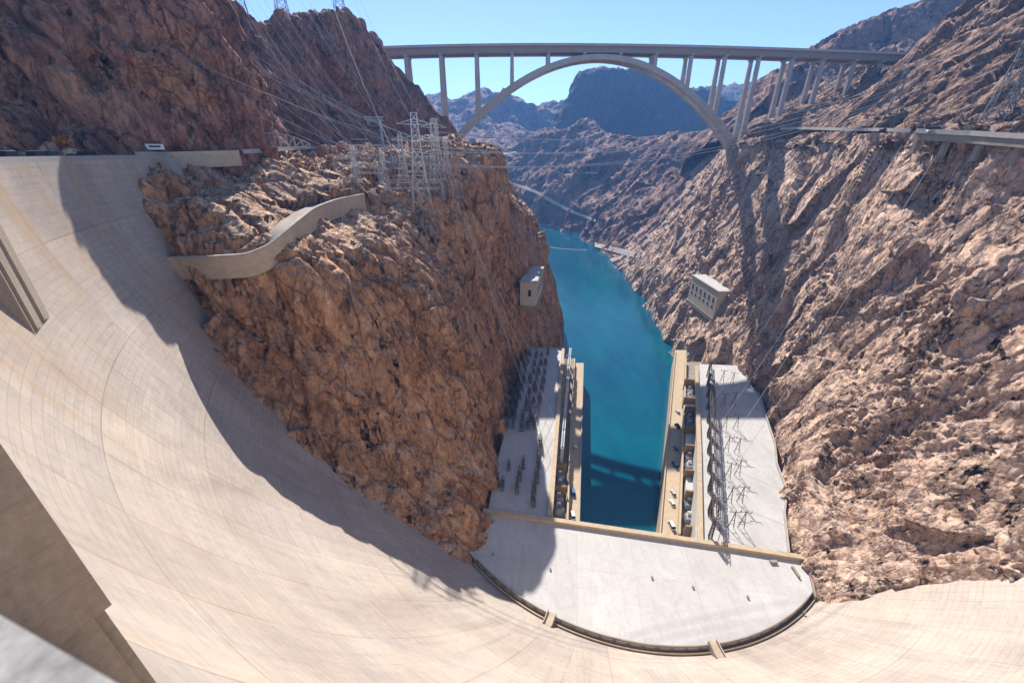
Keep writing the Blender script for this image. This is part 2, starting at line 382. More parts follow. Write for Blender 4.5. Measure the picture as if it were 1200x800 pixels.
def rockdisp(k=1.0, big=1.0, az=0.5, shear=0.0, seed=0, fa=1.0, shy=0.0, frac=0.0, fz=0.2):
    def f(p, n):
        q = p.copy(); q[:, 2] = q[:, 2] * az; q[:, 0] += shear * p[:, 2]; q[:, 1] += shy * p[:, 2]
        w = np.stack([perlin(q / (22 * k) + 3.1, seed + 50), perlin(q / (22 * k) + 9.7, seed + 51), perlin(q / (22 * k) + 5.3, seed + 52)], 1) * 3.4 * k
        q = q + w
        d = 5.0 * big * fbm(p / (48 * k), 2, seed) + 2.6 * big * ridged(q / (24 * k), 3, seed + 11)
        w2 = np.stack([perlin(q / (5 * k) + 1.1, seed + 60), perlin(q / (5 * k) + 4.7, seed + 61), perlin(q / (5 * k) + 7.3, seed + 62)], 1) * 1.6 * k
        q2 = q + w2
        m = np.clip(perlin(p / (42 * k) + 2.2, seed + 90) * 2.4 + perlin(p / (17 * k) + 7.2, seed + 91) * .9 + 0.28, 0.05, 1.0) if fa > .5 else 1.0
        d += fa * (5.2 * facet(q / (34 * k), seed + 20, 1.0) + (.3 + .7 * m) * 2.7 * facet(q / (13 * k), seed + 21, 1.0) + m * 1.5 * facet(q2 / (5.5 * k), seed + 22, 1.0) + m * 0.8 * facet(q2 / (2.3 * k), seed + 23, 1.0))
        d += 0.5 * fa * m * ridged(q2 / (3.4 * k), 3, seed + 31, 0.6)
        if frac:
            g = np.stack([p[:, 0] + shear * p[:, 2], p[:, 1] + shy * p[:, 2], p[:, 2] * fz], 1) + w * .6
            a = np.abs(perlin(g / (11 * k), seed + 71)); b_ = np.abs(perlin(g / (4.5 * k), seed + 72))
            d += -frac * 3.2 * np.exp(-(a / .09) ** 2) - frac * 1.3 * np.exp(-(b_ / .1) ** 2) + frac * 2.2 * np.sqrt(a + .01)
        return n * (d * k)[:, None]
    return f

# --- left wall of the canyon, from the power house up to the road level
ZA = (-152, -138, -100, -62, -34, -22, -4, -3)
LA = [
    [(-32, 82), (-38, 82), (-76, 80), (-106, 91), (-125, 106), (-130, 112), (-136, 118), (-150, 125)],
    [(-13, 109), (-21, 108), (-60, 106), (-87, 109), (-103, 122), (-109, 127), (-116, 134), (-135, 140)],
    [(-7, 127), (-14, 127), (-36, 130), (-54, 131), (-68, 124), (-90, 136), (-117, 156), (-140, 165)],
    [(-2, 155), (-10, 155), (-20, 158), (-32, 160), (-50, 160), (-78, 168), (-110, 182), (-140, 195)],
    [(-2, 190), (-10, 190), (-18, 195), (-28, 197), (-40, 200), (-60, 205), (-104, 222), (-140, 235)],
    [(5, 240), (-2, 240), (-8, 243), (-15, 246), (-6, 249, -26), (-15, 254, 2), (-68, 264, 0), (-130, 280)],
    [(12, 282), (8, 282), (4, 285), (-4, 288), (-8, 290, -27), (-17, 295, -7), (-56, 310, -2), (-120, 325)],
    [(46, 345), (38, 345), (30, 348), (18, 350), (-6, 355), (-20, 360), (-42, 368), (-110, 380)],
    [(60, 425), (46, 425), (34, 425), (18, 425), (-6, 428), (-20, 432), (-36, 442), (-90, 450)],
    [(42, 520), (26, 520), (10, 520), (-6, 515), (-24, 505), (-36, 500), (-52, 492), (-90, 480)],
    [(-40, 620), (-60, 615), (-75, 605), (-90, 595), (-105, 580), (-110, 570), (-115, 555), (-120, 520)],
]
zr = lambda c, j, k: (c[j][0], c[j][1], (c[j][2] if len(c[j]) > 2 else ZA[j]) if not (j == 0 and k >= 7) else -190)
net('cliff_left', [[zr(c, j, k) for j in range(8)] for k, c in enumerate(LA)], 900, 460, rockdisp(0.95, 0.9, 0.45, 0.2, 3, 1.0, 0.15, 0.5, 0.18), M['rock_left'])

# --- hill above the road on the left
LB = [
    ((-230, 100), D(-160, -20, 120)), ((-178, 122), D(10, 3, 175)), ((-134, 147), (-147, 182, 84)), ((-103, 178), (-118, 205, 78)),
    ((-115, 226), D(228, -4, 275)), ((-122, 280), D(300, 34, 325)), ((-114, 330), D(345, 26, 352)), ((-92, 388), D(408, 24, 392)),
    ((-66, 428), D(446, 64, 428)), ((-48, 448), D(500, 128, 452)), ((-44, 462), D(518, 165, 468)),
]
cols = []
for (x, y), t in LB:
    b = np.array([x, y, -8.0]); t = np.array(t)
    out = [b]
    for f, g in ((0.10, 0.05), (0.3, 0.33), (0.55, 0.62), (0.8, 0.88), (1, 1)):
        out.append(np.array([b[0] + (t[0] - b[0]) * f, b[1] + (t[1] - b[1]) * f, b[2] + (t[2] - b[2]) * g]))
    out.append(t + np.array([-45, 30, -22])); out.append(t + np.array([-110, 80, -90]))
    cols.append(out)
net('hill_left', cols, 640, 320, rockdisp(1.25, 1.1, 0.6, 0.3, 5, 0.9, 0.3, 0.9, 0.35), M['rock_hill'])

# --- right wall
ZC = (-190, -140, -110, -80, -45, -15, 9)
RC = [
    [(118, 50), (122, 58), (138, 50), (155, 44), (176, 45), (188, 45), (205, 42)],
    [(100, 90), (108, 88), (133, 83), (155, 80), (172, 76), (183, 72), (195, 70)],
    [(100, 103), (111, 103), (134, 101), (151, 101), (168, 102), (180, 105), (188, 108)],
    [(120, 143), (130, 143), (145, 146), (156, 148), (168, 150), (177, 152), (184, 155)],
    [(138, 183), (147, 183), (159, 188), (167, 190), (176, 195), (185, 200), (192, 206)],
    [(155, 230), (162, 230), (174, 238), (183, 244), (192, 252), (201, 262), (209, 272)],
    [(158, 285), (167, 278), (180, 290), (190, 298), (202, 310), (213, 325), (223, 335)],
    [(156, 340), (172, 350), (187, 362), (200, 372), (212, 385), (221, 398), (228, 406)],
    [(162, 400), (175, 405), (187, 412), (199, 420), (211, 435), (222, 450), (232, 458)],
    [(170, 500), (188, 510), (202, 515), (216, 520), (236, 530), (256, 540), (270, 545)],
    [(172, 600), (205, 615), (230, 620), (252, 630), (276, 640), (300, 650), (320, 660)],
    [(172, 740), (225, 760), (260, 770), (290, 780), (320, 800), (350, 820), (380, 840)],
]
net('cliff_right', [[(c[j][0], c[j][1], ZC[j]) for j in range(7)] for c in RC], 900, 460, rockdisp(0.9, 0.95, 0.55, -0.1, 8, 1.05, 0.12, 0.15, 0.35), M['rock_right'], flip=True)

# --- hill above the road on the right
RD = [
    [(192, 50, 4), (206, 54, 10), (225, 58, 25), (250, 70, 50), (280, 80, 92)],
    [(182, 100, 4), (202, 112, 10), (222, 118, 22), (250, 130, 48), (290, 145, 95)],
    [(180, 150, 4), (203, 165, 10), (222, 172, 22), (250, 190, 48), (292, 210, 96)],
    [(188, 200, 4), (208, 215, 10), (228, 225, 22), (258, 245, 48), (304, 275, 98)],
    [(204, 268, 4), (222, 282, 12), (240, 295, 24), (270, 318, 52), D(1125, 14, 352)],
    [(216, 330, 4), (236, 345, 14), (256, 358, 28), (300, 390, 46), D(1090, 52, 430)],
    [(222, 400, 6), (242, 412, 18), (268, 424, 32), (322, 440, 44), D(1078, 68, 474)],
    [(228, 455, 5), (248, 460, 26), (275, 463, 34), (318, 468, 46), (392, 482, 80)],
    [(266, 545, 4), (292, 552, 24), (320, 556, 40), (360, 560, 62), (430, 570, 96)],
    [(340, 660, 4), (365, 665, 22), (395, 670, 40), (430, 680, 60), (500, 700, 90)],
]
cols = []
for c in RD:
    c = [np.array(p, float) for p in c]; t = c[-1]
    cols.append(c + [t + np.array([50, 30, -8]), t + np.array([150, 60, -60])])
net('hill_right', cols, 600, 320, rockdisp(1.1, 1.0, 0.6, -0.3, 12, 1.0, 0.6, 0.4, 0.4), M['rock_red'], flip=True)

# --- far ranges
def ridge(name, sk, base, NU, NV, mat, k, back, seed, prof=((0.25, 0.3), (0.5, 0.5), (0.75, 0.78))):
    cols = []
    for t, b in zip(sk, base):
        t = np.array(t, float); b = np.array(b, float); o = [b]
        for f, g in prof: o.append(np.array([*(b[:2] + (t[:2] - b[:2]) * f), b[2] + (t[2] - b[2]) * g]))
        o += [t, t + np.array([0, back * .5, -abs(back) * .12]), t + np.array([0, back, -abs(back) * .6])]
        cols.append(o)
    return net(name, cols, NU, NV, rockdisp(k, 1.3, 0.8, 0.0, seed, 0.45), mat, near=0.0, flip=True)
ridge('hills', [D(880, 125, 760), D(842, 150, 820), D(800, 160, 950), D(760, 156, 1080), D(722, 160, 1150), D(690, 150, 1300), D(660, 152, 1380), D(630, 158, 1450), D(595, 178, 1500), D(550, 190, 1500), D(470, 190, 1500)],
      [(220, 610, -182), (180, 660, -182), (172, 720, -182), (174, 790, -182), (178, 850, -182), W(690, 287, -182), W(662, 275, -182), W(635, 268, -182), W(600, 262, -182), W(550, 256, -182), W(470, 250, -182)],
      420, 240, M['rock_far'], 4.0, 300, 20)
ridge('butte', [D(600, 190, 1750), D(640, 165, 1750), D(668, 124, 1800), D(690, 88, 1800), D(716, 80, 1800), D(745, 79, 1800), D(772, 80, 1800), D(800, 92, 1800), D(835, 112, 1800), D(880, 128, 1800), D(940, 150, 1800)],
      [D(600, 235, 1350), D(640, 230, 1350), D(668, 230, 1350), D(690, 225, 1400), D(716, 220, 1400), D(745, 215, 1400), D(772, 212, 1400), D(800, 212, 1400), D(835, 212, 1400), D(880, 212, 1400), D(940, 212, 1400)],
      300, 160, M['rock_butte'], 6.0, 500, 31, ((0.4, 0.25), (0.65, 0.5), (0.85, 0.85)))
ridge('mountains', [D(400, 120, 2500), D(470, 112, 2500), D(506, 106, 2500), D(524, 114, 2500), D(548, 107, 2500), D(578, 99, 2500), D(602, 106, 2500), D(622, 119, 2550), D(645, 116, 2600), D(690, 116, 2600), D(760, 108, 2700), D(815, 100, 2800), D(842, 96, 2800), D(880, 97, 2800), D(920, 92, 2800), D(990, 90, 2800)],
      [D(400, 205, 1600), D(470, 205, 1600), D(506, 205, 1600), D(524, 205, 1600), D(548, 205, 1600), D(578, 205, 1600), D(602, 205, 1600), D(622, 205, 1600), D(645, 205, 1600), D(690, 205, 1700), D(760, 200, 1900), D(815, 190, 2000), D(842, 190, 2000), D(880, 190, 2000), D(920, 190, 2000), D(990, 190, 2000)],
      360, 160, M['rock_far'], 9.0, 700, 41)
ridge('ridge', [D(840, 165, 640), D(862, 142, 650), D(905, 102, 660), D(935, 70, 680), D(966, 48, 700), D(1010, 28, 720), D(1072, 2, 720), D(1130, -20, 720), D(1250, -40, 720)],
      [(300, 600, 0), (310, 590, 0), (330, 580, 10), (360, 570, 10), (380, 560, 20), (410, 550, 30), (460, 540, 40), (520, 520, 50), (600, 500, 60)],
      300, 150, M['rock_far'], 2.0, 200, 51)

allp = np.concatenate([t[0] for t in TERRAIN]); off = 0; polys = []
for p, q in TERRAIN:
    polys.append(q + off); off += len(p)
BVH = BVHTree.FromPolygons([tuple(p) for p in allp.tolist()], np.concatenate(polys).tolist())
def hit(px, py):
    d = V(ray(px, py)).normalized(); h = BVH.ray_cast(Vector((0, 0, 0)), d)
    return h[0]
def ground(x, y, top=400):
    h = BVH.ray_cast(Vector((x, y, top)), Vector((0, 0, -1))); return h[0].z if h[0] else WATER

# ------------------------------------------------------------------ ground sheet and river
mb = MB(); mb.v = [(-3500, -400, -188), (3500, -400, -188), (3500, 4200, -188), (-3500, 4200, -188)]; mb.f = [(0, 1, 2, 3)]
tag(mb.build('ground', M['desert']), kind='structure')
m, nt, b = mat_new('river_water', 0.1, 0.35)
v = coords(nt)
f = noise(nt, coords(nt, (0.022, 0.008, 1)), 1.0, 6, 0.6, 1.2)
nt.links.new(ramp(nt, f, [(0.3, (0.0, 0.055, 0.115)), (0.7, (0.0, 0.115, 0.16))]), b.inputs['Base Color'])
bump(nt, b, noise(nt, v, 0.3, 6, 0.65, 0.6), 0.22, 0.5)
mb = MB(); xs = np.linspace(-260, 320, 30); ys = np.linspace(95, 1400, 60)
mb.v = [(float(x), float(y), WATER) for y in ys for x in xs]
mb.f = [(j * 30 + i, j * 30 + i + 1, j * 30 + i + 31, j * 30 + i + 30) for j in range(59) for i in range(29)]
tag(mb.build('river', m), kind='structure')

# ------------------------------------------------------------------ the dam
DC = np.array([53.0, 161.0]); RT = 169.4
def drop(z): return 0.0165 * abs(min(z, 0)) ** 1.71
def rface(z): return RT - drop(z)
def on_dam(th, r, z): return (DC[0] + r * math.cos(th), DC[1] + r * math.sin(th), z)
dam = empty('concrete_dam', 'huge curved pale concrete dam sweeping down to the power house roof', 'dam', (DC[0], DC[1], 0))
TH0, TH1, NT = R(183), R(336), 240
zs = np.linspace(-1.9, -156, 150)
prof = [(RT + 13.5, -156), (RT + 13.5, -1.9)] + [(rface(z), z) for z in zs]
vs, fs, uvs = [], [], []
cum = 0; prev = None; L = []
for r, z in prof:
    if prev is not None: cum += math.hypot(r - prev[0], z - prev[1])
    L.append(cum); prev = (r, z)
for i in range(NT + 1):
    th = TH0 + (TH1 - TH0) * i / NT
    for j, (r, z) in enumerate(prof):
        vs.append((r * math.cos(th), r * math.sin(th), z))
n = len(prof)
me = bpy.data.meshes.new('dam_body')
fs = [(i * n + j, (i + 1) * n + j, (i + 1) * n + j + 1, i * n + j + 1) for i in range(NT) for j in range(n - 1)]
fs += [tuple(range(n)), tuple(NT * n + k for k in reversed(range(n)))]
me.from_pydata(vs, [], fs)
uvl = me.uv_layers.new(name='UVMap')
for p in me.polygons:
    for li in p.loop_indices:
        vi = me.loops[li].vertex_index; i, j = divmod(vi, n)
        uvl.data[li].uv = ((TH0 + (TH1 - TH0) * i / NT) * 150.0, L[j])
bm = bmesh.new(); bm.from_mesh(me); bmesh.ops.recalc_face_normals(bm, faces=bm.faces); bm.to_mesh(me); bm.free()
link('dam_body', me, M['dam'], dam)

# ------------------------------------------------------------------ power house: middle block and two wings
m, nt, b = mat_new('roof_white', 0.8, 0.2)
v = coords(nt)
c = ramp(nt, noise(nt, v, 0.05, 6, 0.65, 0.4), [(0.3, (0.50, 0.48, 0.455)), (0.7, (0.60, 0.58, 0.555))])
c = mix(nt, ramp(nt, noise(nt, coords(nt, (0.5, 0.06, 1)), 1.0, 5, 0.7), [(0.5, (0, 0, 0)), (0.72, (0.45,) * 3)]), c, (0.40, 0.37, 0.34))
c = mix(nt, ramp(nt, noise(nt, v, 0.16, 7, 0.75, 1.2), [(0.5, (0, 0, 0)), (0.56, (0.28,) * 3), (0.75, (.4,) * 3)]), c, (0.43, 0.40, 0.37))
c = mix(nt, 0.6, c, ramp(nt, noise(nt, v, 1.6, 6, 0.8), [(0.3, (0.82, 0.82, 0.82)), (0.7, (1.12, 1.12, 1.12))]), 'MULTIPLY')
bk = nt.nodes.new('ShaderNodeTexBrick'); nt.links.new(coords(nt, (1, 1, 1), (0, 0, R(8))), bk.inputs['Vector']); bk.offset = 0
bk.inputs['Scale'].default_value = 1; bk.inputs['Brick Width'].default_value = 21; bk.inputs['Row Height'].default_value = 55; bk.inputs['Mortar Size'].default_value = .12
bk.inputs['Color1'].default_value = (.95, .95, .95, 1); bk.inputs['Color2'].default_value = (1.03, 1.03, 1.02, 1); bk.inputs['Mortar'].default_value = (.86, .85, .84, 1)
c = mix(nt, 1.0, c, bk.outputs['Color'], 'MULTIPLY')
nt.links.new(c, b.inputs['Base Color'])
M['roof'] = m
def WP(lst, z): return [tuple(W(px, py, z)[:2]) for px, py in lst]

block = empty('power_house', 'power house middle block with a wide white roof at the foot of the dam', 'power house', (45, 95, WATER))
arc = []
for k in range(41):
    th = R(204) + (R(318) - R(204)) * k / 40
    arc.append((DC[0] + 89.6 * math.cos(th), DC[1] + 89.6 * math.sin(th)))
back_l, back_r = W(566, 600, ROOF)[:2], W(944, 656, ROOF)[:2]
arc = [p for p in arc if (back_r[0] - back_l[0]) * (p[1] - back_l[1]) - (back_r[1] - back_l[1]) * (p[0] - back_l[0]) < -60]
roof_poly = [tuple(back_l)] + arc + [tuple(back_r)]
mb = MB(); mb.prism(roof_poly, WATER - 6, ROOF); world_part(mb, 'roof', M['roof'], block)

def wing(name, label, roof_px, deck_px, walk_px):
    w = empty(name, label, 'power house', (*W(*roof_px[0], ROOF)[:2], WATER))
    mb = MB(); mb.prism(WP(roof_px, ROOF), WATER - 6, ROOF - .3); world_part(mb, 'roof', M['roof'], w)
    mb = MB(); mb.prism(WP(deck_px, BAY), WATER - 6, BAY); world_part(mb, 'transformer_deck', M['concrete_dark'], w)
    mb = MB(); mb.prism(WP(walk_px, BAY - 2), WATER - 6, BAY - 2); world_part(mb, 'river_walkway', M['beige'], w)
    return w
wl = wing('power_house_wing', 'shaded power house wing along the left bank of the river',
          [(572, 598), (581, 545), (590, 512), (578, 489), (603, 488), (609, 461), (609, 426), (621, 407), (660, 407), (645, 608)],
          [(640, 618), (664, 620), (674, 420), (660, 420)], [(664, 618), (679, 618), (684, 425), (673, 425)])
wr = wing('power_house_wing', 'sunlit power house wing along the right bank of the river',
          [(815, 640), (820, 426), (870, 428), (880, 453), (890, 463), (899, 492), (908, 520), (910, 543), (922, 574), (919, 600), (925, 655)],
          [(794, 640), (830, 646), (822, 424), (803, 424)], [(772, 634), (795, 640), (804, 410), (791, 410)])

# ================================================================== things
M['cream'] = flat('cream_concrete', (0.62, 0.51, 0.36), 0.85, 0.1, 0.5)
M['concrete_cap'] = flat('parapet_concrete', (0.34, 0.32, 0.295), 0.9, 0.4, 14.0)
M['steel_pale'] = flat('galvanised_steel', (0.38, 0.385, 0.39), 0.5, 0.15, 2.0)
M['steel_dark'] = flat('dark_steel', (0.10, 0.085, 0.075), 0.6, 0.2, 2.0)
M['steel_grey'] = flat('grey_steel', (0.22, 0.22, 0.23), 0.55, 0.2, 2.0)
M['bridge'] = flat('bridge_concrete', (0.40, 0.36, 0.33), 0.8, 0.12, 0.15)
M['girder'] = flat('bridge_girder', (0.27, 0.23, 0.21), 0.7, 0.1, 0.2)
M['asphalt'] = flat('asphalt', (0.07, 0.068, 0.066), 0.9, 0.2, 0.4)
M['road_pale'] = flat('dusty_road', (0.42, 0.35, 0.29), 0.95, 0.12, 0.2)
M['glass_dark'] = flat('dark_glass', (0.02, 0.022, 0.025), 0.15, 0.1, 1.0)
M['rubber'] = flat('rubber', (0.02, 0.02, 0.02), 0.8, 0.1, 1.0)
M['porcelain'] = flat('porcelain', (0.16, 0.08, 0.05), 0.3, 0.1, 2.0)
M['transformer'] = flat('transformer_grey', (0.40, 0.41, 0.42), 0.5, 0.12, 1.0)
M['wire'] = flat('aluminium_wire', (0.5, 0.5, 0.5), 0.5, 0.05, 1.0)
M['white'] = flat('white_paint', (0.78, 0.77, 0.75), 0.5, 0.06, 1.0)
M['brown_wall'] = flat('brown_bay_wall', (0.27, 0.18, 0.09), 0.85, 0.2, 0.4)
m, nt, b = mat_new('tower_concrete', 0.88, 0.2)
c = ramp(nt, noise(nt, coords(nt, (.35, .35, .03)), 1.0, 6, 0.7, .4), [(0.3, (0.27, 0.21, 0.155)), (0.7, (0.45, 0.38, 0.3))])
c = mix(nt, .7, c, ramp(nt, noise(nt, coords(nt), 2.5, 6, .75), [(.3, (.7, .7, .7)), (.7, (1.2, 1.2, 1.2))]), 'MULTIPLY')
bk = nt.nodes.new('ShaderNodeTexWave'); bk.wave_type = 'BANDS'; bk.bands_direction = 'Z'; bk.inputs['Scale'].default_value = .2; nt.links.new(coords(nt), bk.inputs['Vector'])
c = mix(nt, ramp(nt, bk.outputs['Fac'], [(0.0, (.18,) * 3), (.01, (0, 0, 0))]), c, (.16, .12, .09))
nt.links.new(c, b.inputs['Base Color']); M['tower_con'] = m
M['steel_white'] = flat('white_steel', (.62, .62, .6), .5, .1, 2)
CARS = {}
def carpaint(name, col):
    if name not in CARS: CARS[name] = flat('paint_' + name, col, 0.3, 0.03, 1.0)
    return CARS[name]

# ------------------------------------------------------------------ dam: parapet, road, towers
def arcbox(mb, r0, r1, a0, a1, z0, z1, n=2):
    pts = []
    for r in (r0, r1): pts.append([(r * math.cos(a0 + (a1 - a0) * k / n), r * math.sin(a0 + (a1 - a0) * k / n)) for k in range(n + 1)])
    mb.prism(pts[0] + pts[1][::-1], z0, z1)
mb = MB(); arcbox(mb, RT - .03, RT + .3, R(183.5), R(300), -1.95, -0.8, 200); mb.build('parapet', M['concrete_cap'], dam)
mb = MB(); arcbox(mb, RT + 13.0, RT + 13.45, R(183.5), R(262), -1.95, -0.8, 120); mb.build('parapet', M['concrete'], dam)
mb = MB(); arcbox(mb, RT + 2.2, RT + 11.5, R(183.5), R(262), -1.9, -1.88, 120); mb.build('crest_road', M['asphalt'], dam)
# elevator tower far along the crest and the service tower beside the camera
def dtower(r0, a0, a1, zb, zt, fl):
    mb = MB(); arcbox(mb, r0, RT + 4.0, a0, a1, zb, zt); t = mb.build('tower', M['tower_con'], dam)
    mb = MB(); d = R(0.16)
    for k in range(fl):
        a = a0 + (a1 - a0) * (k + .5) / fl
        arcbox(mb, r0 - .35, r0 + .02, a - (a1 - a0) / fl * .3, a + (a1 - a0) / fl * .3, zb + 2.5, zt - 1.5, 1)
    mb.build('pilaster', M['tower_con'], t)
    mb = MB(); arcbox(mb, r0 - .7, RT + 4.6, a0 - d, a1 + d, zt, zt + 1.2); mb.build('cornice', M['concrete'], t)
dtower(165.0, R(215.6), R(218.9), -28, 12, 2)
dtower(167.15, R(242.4), R(246.9), -24, 9, 4)
mb = MB(); arcbox(mb, 166.75, RT, R(242.2), R(247.0), -12.4, 8); mb.build('tower_facing', M['tower_con'], dam)

# ------------------------------------------------------------------ power house details
def wpar(lst, z, h, th, name, mat, parent):
    mb = MB(); mb.wall([W(px, py, z)[:2] for px, py in lst], z - .4, z + h, th); return world_part(mb, name, mat, parent)
wpar([(566, 600), (660, 613), (755, 627), (850, 641), (944, 656)], ROOF, 1.6, 1.9, 'parapet', M['beige'], block)
wpar([(566, 600), (556, 628), (547, 655)], ROOF, .7, .7, 'kerb', M['concrete_dark'], block)
wpar([(944, 656), (952, 685), (955, 700)], ROOF, .7, .7, 'kerb', M['concrete_dark'], block)
def warc(r0, r1, a0, a1, z0, z1, n=60):
    mb = MB(); arcbox(mb, r0, r1, a0, a1, z0, z1, n); mb.v = [(v[0] + DC[0], v[1] + DC[1], v[2]) for v in mb.v]; return mb
world_part(warc(89.62, 92.0, R(222), R(306), ROOF - 3.2, ROOF - 2.2), 'gutter', M['concrete_dark'], block)
world_part(warc(89.3, 89.58, R(222), R(306), ROOF - 1, ROOF + .9), 'rail_wall', M['concrete_dark'], block)
world_part(warc(90.7, 91.0, R(222), R(306), ROOF - 2.2, ROOF - .3), 'rail_wall', M['beige'], block)
for a in (243.5, 276.5):
    b0 = warc(88.9, 93.2, R(a - .7), R(a + .7), ROOF - 2.1, ROOF + 1.1, 2); p = world_part(b0, 'footbridge', M['beige'], block)
    world_part(warc(88.8, 93.3, R(a - .95), R(a - .75), ROOF - 2.1, ROOF + 1.9, 2), 'handrail', M['concrete'], p)
    world_part(warc(88.8, 93.3, R(a + .75), R(a + .95), ROOF - 2.1, ROOF + 1.9, 2), 'handrail', M['concrete'], p)
for px, py in ((578, 650), (645, 667), (764, 677), (812, 688), (876, 700), (942, 718)):
    p = W(px, py, ROOF); mb = MB(); mb.box((p[0], p[1], ROOF + .25), (.55, .55, .5)); mb.box((p[0], p[1], ROOF + .6), (.75, .75, .2))
    world_part(mb, 'roof_vent', M['concrete_dark'], block)
for (px, py), sz in (((568, 612), (1.0, 3.4)), ((906, 659), (2.6, 1.0)), ((932, 671), (.8, 4.0))):
    p = W(px, py, ROOF); mb = MB(); mb.box((p[0], p[1], ROOF + .5), (*sz, 1.0)); world_part(mb, 'roof_hatch', M['concrete_dark'], block)

wpar([(816, 430), (819, 530), (820, 634)], ROOF, 1.2, 2.2, 'parapet', M['beige'], wr)
wpar([(870, 430), (880, 454), (890, 464), (899, 493), (908, 521), (910, 544), (922, 575), (919, 601), (924, 648)], ROOF, .9, .7, 'kerb', M['concrete'], wr)
wpar([(660, 409), (652, 510), (644.5, 606)], ROOF, 1.2, 2.2, 'parapet', M['beige'], wl)
wpar([(573, 598), (582, 545), (591, 512), (579, 490), (603, 489), (610, 461), (610, 427), (622, 408), (658, 408)], ROOF, .7, .6, 'kerb', M['concrete'], wl)
wpar([(803, 426), (799, 530), (794.5, 632)], BAY, 4.0, .9, 'bay_front', M['beige'], wr)
wpar([(804.5, 412), (800, 530), (795.6, 634)], BAY - 2, 1.0, .4, 'kerb', M['concrete'], wr)
wpar([(791.5, 412), (782, 520), (773, 630)], BAY - 2, 1.1, .6, 'quay_wall', M['beige'], wr)
wpar([(683.5, 427), (681, 520), (678.5, 614)], BAY - 2, 1.1, .6, 'quay_wall', M['concrete'], wl)
wpar([(673, 424), (668, 520), (664.5, 614)], BAY, 3.4, .9, 'bay_front', M['beige'], wl)

def cross_wall(px0, px1, py, z, h, th, name, mat, parent):
    mb = MB(); mb.wall([W(px0, py, z)[:2], W((px0 + px1) / 2, py + .7, z)[:2], W(px1, py + 1.4, z)[:2]], z - .3, z + h, th); world_part(mb, name, mat, parent)
BAYS_R = [(456, 478), (489, 513), (535, 565), (590, 632)]
for a, b_ in BAYS_R:
    cross_wall(800, 814, a, BAY, 9, .9, 'fire_wall', M['brown_wall'], wr); cross_wall(799, 815, b_, BAY, 9, .9, 'fire_wall', M['brown_wall'], wr)
    lx = [W(800.5, a + 1, BAY + .02), W(816, a + 2, BAY), W(817, b_ - 1, BAY), W(799, b_ - 2, BAY)]
    mb = MB(); mb.prism([p[:2] for p in lx], BAY, BAY + .15); world_part(mb, 'bay_floor', M['brown_wall'], wr)
for (a, b_), c_ in zip(BAYS_R[:-1], BAYS_R[1:]):
    lx = [W(802, b_ + 2, BAY), W(814, b_ + 3, BAY), W(815, c_[0] - 2, BAY), W(801, c_[0] - 3, BAY)]
    mb = MB(); mb.prism([p[:2] for p in lx], BAY, BAY + 5.0); world_part(mb, 'store_roof', M['roof'], wr)
BAYS_L = [(556, 578), (582, 606)]
for a, b_ in BAYS_L:
    cross_wall(645, 663, a, BAY, 8, .9, 'fire_wall', M['brown_wall'], wl)

# --- transformers
def make_transformer():
    t = empty('transformer', 'grey transformer', 'transformer', (0, 0, 0), 0, 'transformers in the bays of the power house')
    mb = MB(); mb.box((0, 0, 2.0), (2.6, 3.6, 3.4)); mb.box((0, 0, 3.8), (2.8, 3.8, .25)); mb.box((0, 0, .15), (2.2, 4.2, .3)); mb.build('tank', M['transformer'], t)
    for sx in (-1, 1):
        mb = MB()
        for k in range(6): mb.box((sx * 1.75, -1.4 + k * .56, 1.9), (.7, .22, 2.8))
        mb.build('radiator', M['transformer'], t)
    mb = MB(); mb.bar((-.9, 1.3, 4.9), (.9, 1.3, 4.9), .5, 10); mb.bar((0, 1.3, 3.9), (0, 1.3, 4.6), .12); mb.build('conservator', M['white'], t)
    for k in (-.8, 0, .8):
        mb = MB(); mb.bar((k, -.7, 3.9), (k * 1.3, -.9, 5.9), .28, 8, .12); mb.bar((k * 1.3, -.9, 5.9), (k * 1.3, -.9, 6.3), .05); mb.build('bushing', M['porcelain'], t)
    return t
tproto = None
ORD = ['first', 'second', 'third', 'fourth', 'fifth', 'sixth', 'seventh', 'eighth', 'ninth', 'tenth', 'eleventh', 'twelfth', 'thirteenth']
def put_transformer(px, py, label, rz=0.0):
    global tproto
    if tproto is None: t = tproto = make_transformer()
    else: t = copy_tree(tproto)
    p = W(px, py, BAY + .15); t.location = V(p); t.rotation_euler = (0, 0, rz); t['label'] = label
for bi, (a, b_) in enumerate(BAYS_R):
    for j in range(3):
        py = b_ - 4 - (b_ - a - 9) * j / 2
        put_transformer(807.5 - (py - 456) / 176 * 1.0, py, f"{('nearest', 'middle', 'farthest')[j]} grey transformer in the {ORD[3 - bi]} brown bay from the white roof, sunlit bank", R(-8))
for bi, (a, b_) in enumerate(BAYS_L):
    for j in range(2):
        py = b_ - 6 - (b_ - a - 12) * j
        put_transformer(655 + (1 - bi) * 1.5, py, f"{('nearer', 'farther')[j]} grey transformer in the {ORD[1 - bi]} bay from the white roof, shaded bank", R(5))

